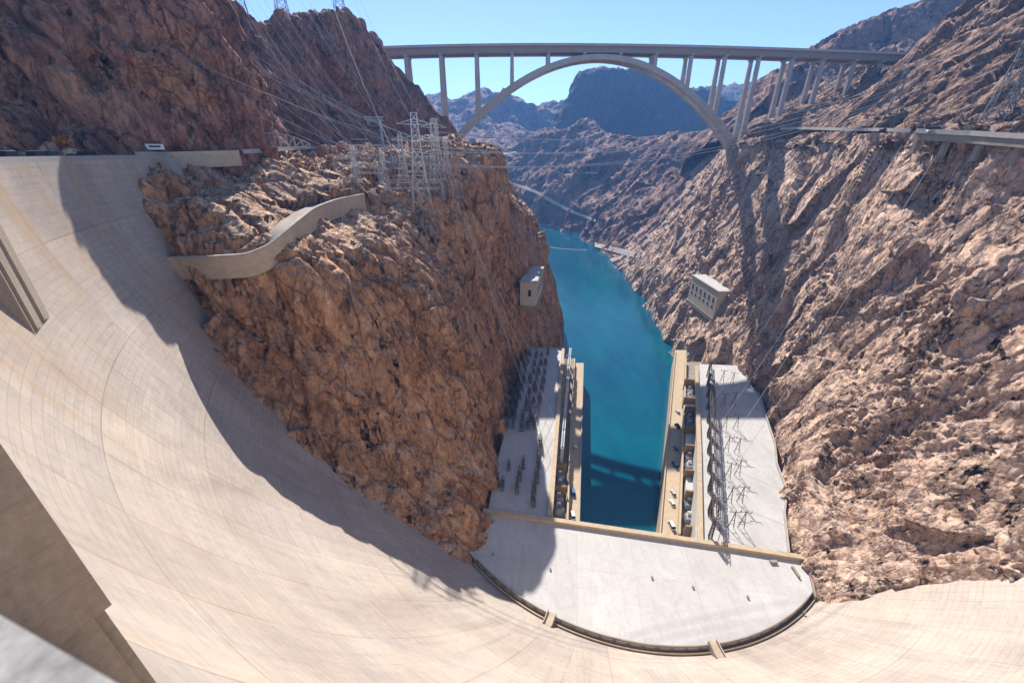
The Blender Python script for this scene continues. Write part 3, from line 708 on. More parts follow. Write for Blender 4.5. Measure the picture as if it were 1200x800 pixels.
# --- lattice steel
def lat(mb, w0, w1, z0, z1, n, r, x=0.0, y=0.0):
    for k in range(n):
        f0, f1 = k / n, (k + 1) / n
        a, b_ = w0 + (w1 - w0) * f0, w0 + (w1 - w0) * f1; h0, h1 = z0 + (z1 - z0) * f0, z0 + (z1 - z0) * f1
        c0 = [(x + sx * a / 2, y + sy * a / 2, h0) for sx, sy in ((-1, -1), (1, -1), (1, 1), (-1, 1))]
        c1 = [(x + sx * b_ / 2, y + sy * b_ / 2, h1) for sx, sy in ((-1, -1), (1, -1), (1, 1), (-1, 1))]
        for j in range(4):
            mb.bar(c0[j], c1[j], r); mb.bar(c0[j], c1[(j + 1) % 4], r * .6); mb.bar(c0[(j + 1) % 4], c1[j], r * .6); mb.bar(c1[j], c1[(j + 1) % 4], r * .6)
def truss(mb, p, q, w, n, r):
    p = Vector(p); q = Vector(q); d = (q - p); s_ = Vector((-d.y, d.x, 0)).normalized() * w / 2; up = Vector((0, 0, w))
    rails = [s_, -s_, s_ + up, -s_ + up]
    for o_ in rails: mb.bar(p + o_, q + o_, r)
    for k in range(n):
        a = p + d * k / n; b_ = p + d * (k + 1) / n
        mb.bar(a + rails[0], b_ + rails[2], r * .6); mb.bar(a + rails[1], b_ + rails[3], r * .6); mb.bar(a + rails[2], b_ + rails[3], r * .6); mb.bar(a + rails[0], a + rails[2], r * .6)
def make_pylon(name, h, w0, w1, arms, r, mat, label, group):
    t = empty(name, label, 'transmission tower', (0, 0, 0), 0, group)
    mb = MB(); lat(mb, w0, w1, -3, h * .62, 5, r); lat(mb, w1, w1 * .7, h * .62, h, 4, r); mb.build('mast', mat, t)
    for z, wd in arms:
        mb = MB()
        for sx in (-1, 1):
            for sy in (-1, 1):
                mb.bar((0, sy * w1 * .4, z + 1.4), (sx * wd, 0, z), r * .7); mb.bar((0, sy * w1 * .4, z - .2), (sx * wd, 0, z), r * .7)
            for k in (.33, .66): mb.bar((sx * wd * k, -w1 * .4 * (1 - k), z + 1.4 * (1 - k)), (sx * wd * k, w1 * .4 * (1 - k), z), r * .5)
        arm = mb.build('crossarm', mat, t)
        for sx in (-1, 1):
            mb = MB(); mb.bar((sx * wd, 0, z), (sx * wd, 0, z - 2.2), .16, 6); mb.build('insulator', M['porcelain'], arm)
    return t
pyA = None
def put_pylon(proto, px, py, label, scale=1.0, rz=0.0, depth=None, sink=1.0, first=False):
    t = proto if first else copy_tree(proto)
    p = Vector(V(D(px, py, depth))) if depth else hit(px, py)
    t.location = (p.x, p.y, p.z - sink); t.scale = (scale,) * 3; t.rotation_euler = (0, 0, rz); t['label'] = label
    return t
pale = make_pylon('transmission_tower', 26, 6.5, 2.6, ((14, 6.0), (18.5, 7.5), (23, 5.5)), .085, M['steel_white'], 'x', 'pale towers of the switchyard above the left cliff')
SW = []
for k, (px, py, top, rz, lab) in enumerate([
        (494, 236, 142, .3, 'tallest pale steel lattice tower in the cluttered switchyard on the left cliff edge'),
        (418, 212, 172, .9, 'pale lattice tower farthest left in the switchyard above the curved road wall'),
        (452, 222, 178, -.4, 'pale lattice tower second from the left in the switchyard'),
        (474, 214, 160, .1, 'pale lattice tower in the switchyard just left of the tallest one'),
        (514, 222, 146, .6, 'pale lattice tower on the cliff rim just right of the tallest one'),
        (524, 200, 163, -.2, 'small pale lattice tower at the far end of the switchyard by the bridge pier')]):
    h_ = hit(px, py); dist = h_.y * CT - h_.z * ST
    t = put_pylon(pale, px, py, lab, (py - top) * dist / FPX / 26.5, rz, None, .8, k == 0); SW.append(t)
ridge_t = make_pylon('transmission_tower', 36, 8, 3.0, ((20, 8.0), (26, 10.0), (32, 7.0)), .2, M['steel_grey'], 'x', 'towers along the skyline of the left hill')
RT_ = []
for k, (px, py, y, rz, lab) in enumerate([
        (266, 30, 318, .4, 'grey lattice tower on the left skyline, leftmost of the two side by side'),
        (288, 30, 322, .4, 'grey lattice tower on the left skyline, right one of the two side by side'),
        (333, 24, 345, .2, 'grey lattice tower standing on the middle hump of the left skyline'),
        (399, 16, 390, .1, 'grey lattice tower on the rounded peak above the bridge deck')]):
    p = D(px, py, y); t = ridge_t if k == 0 else copy_tree(ridge_t)
    t.location = (p[0], p[1], ground(p[0], p[1]) - 1); t.rotation_euler = (0, 0, rz); t['label'] = lab; RT_.append(t)
dark_t = make_pylon('transmission_tower', 26, 6, 2.4, ((15, 6), (19, 7), (23, 5)), .17, M['steel_grey'], 'x', 'grey towers on the right hillside')
DT = []
for k, (px, py, top, rz, lab) in enumerate([
        (1166, 140, 50, .5, 'grey lattice tower on the right hillside behind the elevated road, left of two'),
        (1192, 132, 30, .2, 'grey lattice tower at the right edge of the hillside above the elevated road'),
        (1042, 140, 92, .8, 'thin dark lattice tower below the right end of the bridge deck')]):
    h_ = hit(px, py); dist = h_.y * CT - h_.z * ST
    DT.append(put_pylon(dark_t, px, py, lab, (py - top) * dist / FPX / 24.0, rz, None, .8, k == 0))
# portal tower in white steel beside the crest road
h_ = hit(442, 169); dist = h_.y * CT - h_.z * ST; kk = 28 * dist / FPX / 20
t = empty('portal_tower', 'bright white four-legged portal tower with a wide top platform beside the cliff road', 'transmission tower', (h_.x, h_.y, h_.z - .5), .1)
for sx in (-1, 1):
    for sy in (-1, 1):
        mb = MB(); mb.bar((sx * 5 * kk, sy * 3 * kk, -2), (sx * 4.6 * kk, sy * 3 * kk, 18 * kk), .42 * kk); mb.build('leg', M['white'], t)
mb = MB()
for z in (2, 6, 10, 14, 17.6):
    for sy in (-1, 1): mb.bar((-4.8 * kk, sy * 3 * kk, z * kk), (4.8 * kk, sy * 3 * kk, z * kk), .2 * kk)
    for sx in (-1, 1): mb.bar((sx * 4.8 * kk, -3 * kk, z * kk), (sx * 4.8 * kk, 3 * kk, z * kk), .2 * kk)
for z in (2, 6, 10, 14):
    mb.bar((-4.8 * kk, -3 * kk, z * kk), (0, -3 * kk, (z + 4) * kk), .16 * kk); mb.bar((4.8 * kk, -3 * kk, z * kk), (0, -3 * kk, (z + 4) * kk), .16 * kk)
mb.build('bracing', M['steel_pale'], t)
mb = MB(); truss(mb, (-7.5 * kk, 0, 18 * kk), (7.5 * kk, 0, 18 * kk), 2.4 * kk, 7, .2 * kk); mb.build('top_platform', M['white'], t)

# gantries on the power house roofs
def make_gantry(name, L, h, mat, label, group, br_=1.0):
    t = empty(name, label, 'steel gantry', (0, 0, 0), 0, group)
    for sy in (-1, 1):
        mb = MB(); lat(mb, 1.3, .9, 0, h, 5, br_ * .16, 0, sy * L / 2); mb.build('post', mat, t)
    mb = MB(); truss(mb, (0, -L / 2, h), (0, L / 2, h), 1.3, 6, br_ * .14); mb.build('beam', mat, t)
    mb = MB(); truss(mb, (2.6, -L / 2, h * .6), (2.6, L / 2, h * .6), .8, 5, .12)
    for sy in (-1, 1): mb.bar((0, sy * L / 2, h * .6), (3.0, sy * L / 2, h * .6), .14); mb.bar((3.0, sy * L / 2, 0), (3.0, sy * L / 2, h * .6 + .8), .14)
    mb.build('lower_beam', mat, t)
    for k in range(5):
        mb = MB(); y = -L / 2 + L * (k + .5) / 5; mb.bar((2.6, y, h * .6), (2.6, y, h * .6 - 1.8), .16, 6); mb.build('insulator', M['porcelain'], t)
    return t
p0, p1 = W(829, 440, ROOF), W(832, 632, ROOF); nG = 10; Lg = float(np.linalg.norm(p1 - p0)) / nG
g0 = make_gantry('roof_gantry', Lg * .86, 9.5, M['steel_dark'], 'x', 'dark steel gantries in a line along the sunlit roof')
ang = math.atan2(p1[1] - p0[1], p1[0] - p0[0]) + math.pi / 2
for k in range(nG):
    t = g0 if k == 0 else copy_tree(g0); p = p1 + (p0 - p1) * (k + .5) / nG
    t.location = (p[0], p[1], ROOF - .3); t.rotation_euler = (0, 0, ang)
    t['label'] = f"dark steel gantry on the sunlit roof, {ORD[k]} of the line counted from the dam"
p0, p1 = W(655, 424, ROOF - 12), W(646, 560, ROOF - 12); nG = 8; Lg = float(np.linalg.norm(p1 - p0)) / nG
g1 = make_gantry('deck_gantry', Lg * .86, 15, M['steel_white'], 'x', 'pale steel gantries over the transformer deck on the shaded bank', 1.6)
p0, p1 = W(667, 428, BAY), W(657, 552, BAY)
ang = math.atan2(p1[1] - p0[1], p1[0] - p0[0]) + math.pi / 2
for k in range(nG):
    t = g1 if k == 0 else copy_tree(g1); p = p1 + (p0 - p1) * (k + .5) / nG
    t.location = (p[0], p[1], BAY); t.rotation_euler = (0, 0, ang + math.pi)
    t['label'] = f"pale steel gantry over the shaded transformer deck, {ORD[k]} of the row from the dam"
# masts standing on the sunlit roof
def make_mast(h, mat, label, group):
    t = empty('roof_mast', label, 'mast', (0, 0, 0), 0, group)
    mb = MB(); mb.bar((-1.2, 0, 0), (0, 0, h), .16); mb.bar((1.2, 0, 0), (0, 0, h), .16); mb.bar((-.6, 0, h * .5), (.6, 0, h * .5), .1); mb.bar((-.9, 0, h * .25), (.9, 0, h * .25), .1); mb.build('frame', mat, t)
    mb = MB(); mb.bar((-2.2, 0, h), (2.2, 0, h), .13); mb.build('crossarm', mat, t)
    for x in (-2, 0, 2):
        mb = MB(); mb.bar((x, 0, h), (x, 0, h + 1.3), .14, 6, .08); mb.build('insulator', M['porcelain'], t)
    return t
m0 = make_mast(9, M['steel_dark'], 'x', 'steel masts standing on the sunlit roof'); i = 0
for row, cx in enumerate((846, 858)):
    for py in (449, 476, 503, 530, 558, 588, 618):
        t = m0 if i == 0 else copy_tree(m0); i += 1
        p = W(cx + (py - 449) * .06 + random.uniform(-1, 1), py + random.uniform(-2, 2), ROOF); t.location = (p[0], p[1], ROOF - .3); t.rotation_euler = (0, 0, ang + random.uniform(-.1, .1))
        t['label'] = ('short A-frame mast on the sunlit roof in the row next to the dark gantries', 'short A-frame mast on the sunlit roof in the row nearer the cliff')[row]
# switch racks on the shaded roof
def make_rack(label, group):
    t = empty('switch_rack', label, 'switch rack', (0, 0, 0), 0, group)
    mb = MB()
    for y in (-3, -1, 1, 3): mb.bar((-.7, y, 0), (-.7, y, 3.2), .13); mb.bar((.7, y, 0), (.7, y, 3.2), .13); mb.bar((-.7, y, 3.2), (.7, y, 3.2), .11)
    for x in (-.7, .7): mb.bar((x, -3.2, 3.2), (x, 3.2, 3.2), .12)
    mb.build('frame', M['steel_dark'], t)
    for y in (-2.2, 0, 2.2):
        mb = MB(); mb.box((0, y, 1.0), (1.0, 1.1, 1.6)); mb.build('breaker', M['steel_grey'], t)
        mb = MB(); mb.bar((0, y, 3.2), (0, y, 4.6), .2, 6, .1); mb.build('insulator', M['porcelain'], t)
    return t
r0_ = make_rack('x', 'switch racks on the shaded roof'); i = 0
for row, (a, b_, n_, lab) in enumerate([
        ((616, 418), (595, 500), 8, 'dark switch rack on the shaded roof in the row nearest the cliff'),
        ((621, 414), (602, 498), 9, 'dark switch rack on the shaded roof in the second row from the cliff'),
        ((635, 416), (619, 500), 9, 'dark switch rack on the shaded roof in the second row from the river'),
        ((628, 416), (611, 500), 9, 'dark switch rack on the shaded roof in the middle row'),
        ((642, 416), (627, 498), 9, 'dark switch rack on the shaded roof in the row nearest the river'),
        ((634, 520), (625, 588), 6, 'dark switch rack by the parapet on the near half of the shaded roof'),
        ((613, 544), (607, 572), 3, 'lone dark switch rack in the open middle of the shaded roof'),
        ((597, 548), (590, 570), 2, 'lone dark switch rack by the cliff on the near half of the shaded roof')]):
    for k in range(n_):
        t = r0_ if i == 0 else copy_tree(r0_); i += 1; f = k / max(1, n_ - 1)
        p = W(a[0] + (b_[0] - a[0]) * f + random.uniform(-1.2, 1.2), a[1] + (b_[1] - a[1]) * f + random.uniform(-1.5, 1.5), ROOF); t.location = (p[0], p[1], ROOF - .3); t.rotation_euler = (0, 0, random.uniform(-.06, .06)); t.scale = (random.uniform(.85, 1.35), random.uniform(.8, 1.15), random.uniform(.75, 1.5)); t['label'] = lab

sg = make_gantry('switchyard_gantry', 12, 8, M['steel_pale'], 'x', 'low gantries of the switchyard on the left cliff', .6)
for k, (px, py, rz, lab) in enumerate([
        (405, 205, 1.2, 'low pale gantry of the switchyard, leftmost above the end of the curved wall'), (432, 214, 1.5, 'low pale gantry between the two leftmost switchyard towers'),
        (463, 208, 1.3, 'low pale gantry behind the second switchyard tower'), (470, 232, 1.6, 'low pale gantry at the rim left of the tallest switchyard tower'),
        (486, 212, 1.2, 'low pale gantry behind the tallest switchyard tower'), (505, 232, 1.7, 'low pale gantry on the rim right of the tallest switchyard tower'),
        (448, 196, 1.4, 'low pale gantry below the white portal tower'), (500, 203, 1.5, 'low pale gantry farthest back in the switchyard near the bridge pier')]):
    t = sg if k == 0 else copy_tree(sg); h_ = hit(px, py); t.location = (h_.x, h_.y, h_.z - 1.0); t.rotation_euler = (0, 0, rz); t['label'] = lab

# ------------------------------------------------------------------ vehicles
def make_car(loc, rz, col, label, group=None, van=False, name='parked_car'):
    t = empty(name, label, 'van' if van else 'car', loc, rz, group)
    L, Wd, H = (5.2, 2.0, 2.1) if van else (4.5, 1.8, 1.45)
    def section(pts, w0):
        mb = MB(); n = len(pts); ins = []
        for sy in (-1, 1):
            for x, z, q in pts: ins.append((x, sy * Wd / 2 * q, z))
        mb.v = ins; mb.f = [tuple(range(n)), tuple(n + k for k in reversed(range(n)))] + [(k, k + n, (k + 1) % n + n, (k + 1) % n) for k in range(n)]
        return mb
    lo = .95 if van else .82
    section([(-L / 2, .35, .95), (L / 2, .35, .95), (L / 2, .62, .96), (L / 2 - .2, lo - .1, .98), (L * .22, lo, 1), (-L / 2 + .1, lo, .98), (-L / 2, .7, .96)], 1).build('body', carpaint(col[0], col[1]), t)
    xf, xr = (L * .36, -L * .48) if van else (L * .22, -L * .44)
    section([(xr, lo, .94), (xf, lo, .94), (xf - .75, H, .8), (xr + (.1 if van else .5), H, .8)], 1).build('window_band', M['glass_dark'], t)
    mb = MB(); mb.box(((xf + xr - .3) / 2, 0, H + .02), (abs(xf - xr) - 1.2, Wd * .8, .06)); mb.build('roof_panel', carpaint(col[0], col[1]), t)
    for sx in (-1, 1):
        for sy in (-1, 1):
            mb = MB(); mb.bar((sx * L * .31, sy * (Wd / 2 - .2), .33), (sx * L * .31, sy * (Wd / 2 + .01), .33), .33, 12); mb.build('wheel', M['rubber'], t)
    return t
WHT, SLV, BLU, GRY, RED, BLK = ('white', (.75, .75, .74)), ('silver', (.5, .51, .52)), ('blue', (.04, .12, .3)), ('grey', (.2, .2, .21)), ('red', (.35, .03, .03)), ('black', (.02, .02, .02))
def crest_xy(px, r):
    d = ray(px, 180); d = d[:2] / np.linalg.norm(d[:2]); bq = float(d @ DC); cq = float(DC @ DC) - r * r
    s_ = bq + math.sqrt(bq * bq - cq); p = d * s_; return p[0], p[1], math.atan2(p[1] - DC[1], p[0] - DC[0]) + math.pi / 2
for px, r, col, lab, van in ((6, RT + 4.2, WHT, 'white van on the dam crest road at the left edge, leftmost of the row', 1), (41, RT + 4.2, WHT, 'white van on the dam crest road behind the parapet', 1),
                        (56, RT + 4.2, GRY, 'grey van on the dam crest road just right of the white van', 1), (82, RT + 5.0, BLU, 'blue car on the dam crest road beside the orange shrub', 0), (99, RT + 4.2, RED, 'red van on the dam crest road right of the orange shrub', 1)):
    x, y, a = crest_xy(px, r); make_car((x, y, -1.86), a, col, lab, 'cars on the dam crest', van)
for px, py, col, lab, van in ((786.5, 616, WHT, 'white van parked on the sunlit quay nearest the dam', 1), (787.5, 590, WHT, 'white car on the sunlit quay beside the nearest brown bay', 0), (788.5, 578, SLV, 'silver car on the sunlit quay just beyond the white car', 0),
                         (790.5, 545, BLU, 'blue van on the sunlit quay beside the second bay', 1), (792, 526, GRY, 'grey car on the sunlit quay beyond the blue van', 0), (793.5, 500, BLK, 'black van on the sunlit quay beside the third bay', 1), (794, 483, SLV, 'silver car farthest along the sunlit quay', 0),
                         (671, 604, WHT, 'white van on the shaded quay nearest the dam', 1), (671.5, 577, BLU, 'dark blue van on the shaded quay', 1), (674.5, 525, WHT, 'white car on the shaded quay beside the gantries', 0)):
    p = W(px, py, BAY - 2); make_car((p[0], p[1], BAY - 2), R(90 if px > 700 else 93) + (.08 if px > 700 else 0), col, lab, 'vehicles parked along the power house quays', van)

# ------------------------------------------------------------------ bridge
br = empty('arch_bridge', 'long concrete arch bridge high over the canyon with tall slender piers', 'bridge', (81, 467, 60))
BY = 460.0
dk = [(430, 54.5), (516, 52.5), (600, 51), (700, 50.3), (800, 52), (900, 55.5), (980, 58.5), (1075, 62)]
DX = np.array([D(px, py, BY - 6) for px, py in dk])
xs = np.linspace(DX[0, 0], DX[-1, 0], 60); zc = np.polyfit(DX[:, 0], DX[:, 2], 3); zt = np.polyval(zc, xs)
dz = lambda x: float(np.polyval(zc, x))
def strip(mb, y0, y1, lo, hi):
    n = len(xs); k0 = len(mb.v)
    for x, z in zip(xs, zt): mb.v += [(x, y0, z + lo), (x, y1, z + lo), (x, y1, z + hi), (x, y0, z + hi)]
    for k in range(n - 1):
        a, b_ = k0 + 4 * k, k0 + 4 * k + 4
        for j in range(4): mb.f.append((a + j, b_ + j, b_ + (j + 1) % 4, a + (j + 1) % 4))
    mb.f.append((k0, k0 + 1, k0 + 2, k0 + 3)); mb.f.append((k0 + 4 * n - 4, k0 + 4 * n - 1, k0 + 4 * n - 2, k0 + 4 * n - 3))
mb = MB(); strip(mb, BY - 6, BY + 20, -1.9, -1.1); world_part(mb, 'deck', M['bridge'], br)
for y in (BY - 5.9, BY + 19.5):
    mb = MB(); strip(mb, y, y + .4, -1.1, 0.0); world_part(mb, 'railing', M['bridge'], br)
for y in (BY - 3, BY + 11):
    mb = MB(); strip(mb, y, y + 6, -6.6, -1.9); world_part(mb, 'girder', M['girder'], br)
AL, AR, AC = D(535, 163, BY), D(862, 172, BY), D(703, 67, BY)
xm, half = (AL[0] + AR[0]) / 2, (AR[0] - AL[0]) / 2
def az_(x):
    u = (x - xm) / half; zb = AL[2] + (AR[2] - AL[2]) * (u + 1) / 2
    return zb + (AC[2] - (AL[2] + AR[2]) / 2) * (1 - u * u)
for y in (BY - 2.0, BY + 12.5):
    mb = MB(); n = 72; k0 = 0
    for k in range(n + 1):
        u = -1.03 + 2.06 * k / n; x = xm + half * u; z = az_(x); sl = -2 * u * (AC[2] - AL[2]) / half; nn = Vector((-sl, 0, 1)).normalized(); h = 2.1 + .9 * abs(u)
        a = Vector((x, 0, z)) + nn * h; b_ = Vector((x, 0, z)) - nn * h
        mb.v += [(b_.x, y, b_.z), (b_.x, y + 5.5, b_.z), (a.x, y + 5.5, a.z), (a.x, y, a.z)]
    for k in range(n):
        a, b_ = 4 * k, 4 * k + 4
        for j in range(4): mb.f.append((a + j, b_ + j, b_ + (j + 1) % 4, a + (j + 1) % 4))
    mb.f += [(0, 1, 2, 3), (4 * n, 4 * n + 3, 4 * n + 2, 4 * n + 1)]
    world_part(mb, 'arch_rib', M['bridge'], br)
for px in (475, 516, 558, 600, 643, 685, 727, 769, 811, 851, 891, 931, 967, 1005, 1036):
    x = D(px, 62, BY)[0]; ztop = dz(x) - 7.6
    mb = MB(); mb.box((x, BY + 7, ztop + .5), (3.0, 22, 1.1)); world_part(mb, 'pier_cap', M['bridge'], br)
    for y in (BY, BY + 14):
        on = abs(x - xm) < half * .985
        zb = az_(x) + 1.5 if on else min(ground(x, y, dz(x) - 10), ztop - 1) - 4
        if ztop - zb < .5: continue
        hh = ztop - zb; w0 = 1.7 + hh * .012
        mb = MB(); q = []
        for w_, z in ((w0, zb), (1.6, ztop)):
            q += [(x - w_, y - w_ * .8, z), (x + w_, y - w_ * .8, z), (x + w_, y + w_ * .8, z), (x - w_, y + w_ * .8, z)]
        mb.quadbox(q); world_part(mb, 'pier', M['bridge'], br)
for u in np.linspace(-.9, .9, 13):
    x = xm + half * u; mb = MB(); mb.box((x, BY + 8, az_(x)), (2.2, 9.2, 2.4)); world_part(mb, 'arch_strut', M['bridge'], br)

# ------------------------------------------------------------------ roads and walls on the cliffs
def follow(pts, n, f=0.985, low=0.0):
    """places along a line seen in the photograph, taken off the rock there and smoothed"""
    px = np.interp(np.linspace(0, len(pts) - 1, n), range(len(pts)), [p[0] for p in pts]); py = np.interp(np.linspace(0, len(pts) - 1, n), range(len(pts)), [p[1] for p in pts])
    for _ in range(6):
        px[1:-1] = (px[:-2] + px[1:-1] * 2 + px[2:]) / 4; py[1:-1] = (py[:-2] + py[1:-1] * 2 + py[2:]) / 4
    ds = []
    for a, b_ in zip(px, py):
        c_ = [hit(a, b_ + o) for o in (0, low * .5, low)]; c_ = [np.array(h) / ray(a, b_ + o)[None][0] for h, o in zip(c_, (0, low * .5, low)) if h]
        ds.append(min(float(np.median(v)) for v in c_) if c_ else np.nan)
    ds = np.array(ds); ok = ~np.isnan(ds); ds = np.interp(np.arange(n), np.arange(n)[ok], ds[ok])
    for _ in range(14): ds[1:-1] = (ds[:-2] + ds[1:-1] * 2 + ds[2:]) / 4
    return [ray(a, b_) * d * f for a, b_, d in zip(px, py, ds)]
def road_wall(name, pts, h, label, mat, n=60, cap=True, low=10, th=.8, f=.985):
    P = follow(pts, n, f, low); t = empty(name, label, 'wall', P[n // 2])
    mb = MB(); mb.wall([p[:2] for p in P], [p[2] - h for p in P], [p[2] for p in P], th); world_part(mb, 'wall_face', mat, t)
    if cap: mb = MB(); mb.wall([p[:2] for p in P], [p[2] + .003 for p in P], [p[2] + .45 for p in P], th + .5); world_part(mb, 'coping', M['concrete'], t)
    return P
def ribbon(name, P, off, dzr, mat):
    """a road lying behind a wall line"""
    mb = MB(); A = np.array([[p[0], p[1], p[2]] for p in P]); tt = np.gradient(A[:, :2], axis=0); tt /= np.linalg.norm(tt, axis=1)[:, None]
    nr = np.stack([-tt[:, 1], tt[:, 0]], 1); sgn = np.sign((nr * A[:, :2]).sum(1).mean())
    for p, q in zip(A, nr * sgn): mb.v += [(p[0], p[1], p[2] + dzr), (p[0] + q[0] * off, p[1] + q[1] * off, p[2] + dzr)]
    mb.f = [(2 * k, 2 * k + 1, 2 * k + 3, 2 * k + 2) for k in range(len(A) - 1)]
    tag(mb.build(name, mat), kind='structure')
P1 = road_wall('retaining_wall', [(172, 305), (205, 302), (250, 301), (288, 299), (315, 288), (345, 262), (368, 244), (395, 234), (426, 228)], 6.8, 'tall curved beige retaining wall carrying a road across the left cliff', M['beige'], 70, True, 14)
ribbon('road', P1, 7, -1.0, M['road_pale'])
P2 = road_wall('retaining_wall', [(158, 178), (200, 178), (240, 177), (279, 176)], 5.5, 'low beige wall along the crest road just past the left end of the dam', M['beige'], 30, False, 10)
P3 = road_wall('guard_wall', [(284, 175), (330, 173), (380, 171), (425, 169), (470, 169), (512, 168)], 1.6, 'thin pale guard wall along the road under the left hill', M['concrete'], 40, False, 2, .5)
ribbon('road', P3, 8, -1.0, M['asphalt'])
P4 = road_wall('guard_wall', [(915, 150), (930, 149), (950, 149), (990, 150), (1030, 150), (1068, 151)], 1.7, 'long pale guard wall along the road on the right canyon rim', M['concrete'], 40, False, 3, .5)
ribbon('road', P4, 8, -1.4, M['asphalt'])
p = V(P4[25]); t = empty('bridge_abutment', 'pale concrete block buttress under the right rim road', 'buttress', (p.x, p.y - .6, p.z - 2.6))
mb = MB(); mb.box((0, 0, -3.2), (5, 3, 7)); mb.build('buttress_block', M['concrete'], t)
mb = MB(); mb.box((0, -.2, .6), (5.8, 3.6, .6)); mb.build('cap_slab', M['beige'], t)
# elevated road on the right
_h0 = follow([(1074, 166), (1140, 168), (1204, 172)], 12, .978, 8); _k = lambda p, px, py: D(px, py, p[1])
A_, B_ = _k(_h0[0], 1074, 151), _k(_h0[-1], 1204, 157); C_ = B_ + (B_ - A_) * 1.2; print('ROAD', A_, B_)
t = empty('elevated_road', 'concrete elevated road deck jutting out from the right canyon rim', 'viaduct', A_)
pth = [A_, (A_ + B_) / 2 + np.array([1.5, -1, 0]), B_, C_]; nrm = np.array([.75, .66])
def slab(mb, lo, hi, in0, in1):
    Q = [(p[0] + nrm[0] * in0, p[1] + nrm[1] * in0) for p in pth] + [(p[0] + nrm[0] * in1, p[1] + nrm[1] * in1) for p in pth[::-1]]
    zz = [p[2] for p in pth] + [p[2] for p in pth[::-1]]; n = len(Q); k0 = len(mb.v)
    mb.v += [(float(q[0]), float(q[1]), float(z + lo)) for q, z in zip(Q, zz)] + [(float(q[0]), float(q[1]), float(z + hi)) for q, z in zip(Q, zz)]
    for k in range(n): mb.f.append((k0 + k, k0 + (k + 1) % n, k0 + n + (k + 1) % n, k0 + n + k))
    m_ = n // 2
    for k in range(m_ - 1):
        mb.f.append((k0 + k, k0 + k + 1, k0 + n - 2 - k, k0 + n - 1 - k)); mb.f.append((k0 + n + k, k0 + n + n - 1 - k, k0 + n + n - 2 - k, k0 + n + k + 1))
mb = MB(); slab(mb, -1.6, -.9, 0, 16); world_part(mb, 'deck', M['concrete'], t)
mb = MB(); slab(mb, -.9, 0.1, 0, .4); world_part(mb, 'parapet', M['concrete'], t)
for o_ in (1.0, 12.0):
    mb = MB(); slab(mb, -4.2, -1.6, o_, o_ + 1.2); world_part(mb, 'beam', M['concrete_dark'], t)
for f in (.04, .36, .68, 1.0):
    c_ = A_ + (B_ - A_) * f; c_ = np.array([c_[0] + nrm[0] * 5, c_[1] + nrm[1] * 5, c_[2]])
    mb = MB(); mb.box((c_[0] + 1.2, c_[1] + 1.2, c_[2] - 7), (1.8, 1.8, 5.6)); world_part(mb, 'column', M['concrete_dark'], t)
p = A_ + (B_ - A_) * .2; make_car((p[0] + nrm[0] * 3, p[1] + nrm[1] * 3, p[2] - .9), R(-25), WHT, 'white van driving on the elevated road at the right', None, True, 'van')

# far roads and the shore
def far_road(up, lo, n, f=.991):
    U = follow(up, n, f); L_ = follow(lo, n, f); mb = MB()
    for a, b_ in zip(U, L_): mb.v += [tuple(map(float, a)), tuple(map(float, b_))]
    mb.f = [(2 * k, 2 * k + 1, 2 * k + 3, 2 * k + 2) for k in range(n - 1)]
    tag(mb.build('road', M['road_pale']), kind='structure')
far_road([(598, 213), (625, 221), (648, 234), (668, 245), (698, 257)], [(598, 216), (625, 225), (648, 239), (668, 249), (698, 260)], 40)
far_road([(556, 182), (580, 180), (608, 177)], [(556, 184), (580, 182.5), (608, 179.5)], 16)
far_road([(662, 204), (690, 201), (700, 202)], [(662, 206), (690, 203), (700, 204)], 12)
far_road([(697, 284), (715, 288), (735, 293), (750, 296)], [(697, 289), (715, 294), (735, 300), (750, 302)], 20, .994)

# buoys across the river
a, b_ = W(628, 287, WATER + .3), W(688, 293, WATER + .3)
t = empty('buoy_line', 'thin white line of buoys strung across the river upstream of the bend', 'buoy line', (a + b_) / 2)
cv = [a + (b_ - a) * k / 40 + np.array([0, -14 * math.sin(math.pi * k / 40), 0]) for k in range(41)]
mb = MB(); mb.tube(cv, .45); world_part(mb, 'rope', M['white'], t)
mb = MB()
for p in cv[1:-1]: mb.bar((p[0] - 1.2, p[1], p[2] + .2), (p[0] + 1.2, p[1], p[2] + .2), .9, 8)
world_part(mb, 'float_string', M['white'], t)

# ------------------------------------------------------------------ valve houses
def valve_house(c_near, wid, ln, hgt, rz, label, nwin, wall_mat):
    t = empty('valve_house', label, 'building', c_near, rz)
    mb = MB(); mb.box((0, ln / 2, -hgt / 2), (wid, ln, hgt)); mb.build('wall', wall_mat, t)
    mb = MB(); mb.box((0, ln / 2, .3), (wid + 1.2, ln + 1.2, .6)); mb.build('cornice', M['concrete'], t)
    mb = MB(); mb.box((0, ln / 2, .66), (wid - .6, ln - .6, .12)); mb.build('roof', M['roof'], t)
    mb = MB(); mb.box((0, ln / 2, -hgt - 1.5), (wid + 1.0, ln + 1.0, 3.4)); mb.build('plinth', M['concrete_dark'], t)
    for side in (-1, 1):
        for k in range(nwin):
            y = ln * (k + .7) / (nwin + .4)
            for z, wh in ((-hgt * .38, 5.0), (-hgt * .62, 2.6)):
                mb = MB(); mb.box((side * (wid / 2 + .02), y, z), (.35, 2.2, wh)); w = mb.build('window', M['concrete_dark'], t)
                mb = MB(); mb.box((side * (wid / 2 + .2), y, z), (.1, 1.7, wh - .5)); mb.build('pane', M['glass_dark'], w)
    mb = MB(); mb.box((wid * .1, -.1, -hgt * .45), (2.4, .4, 5.2)); w = mb.build('window', M['concrete_dark'], t)
    mb = MB(); mb.box((wid * .1, -.32, -hgt * .45), (1.9, .12, 4.6)); mb.build('pane', M['glass_dark'], w)
    return t
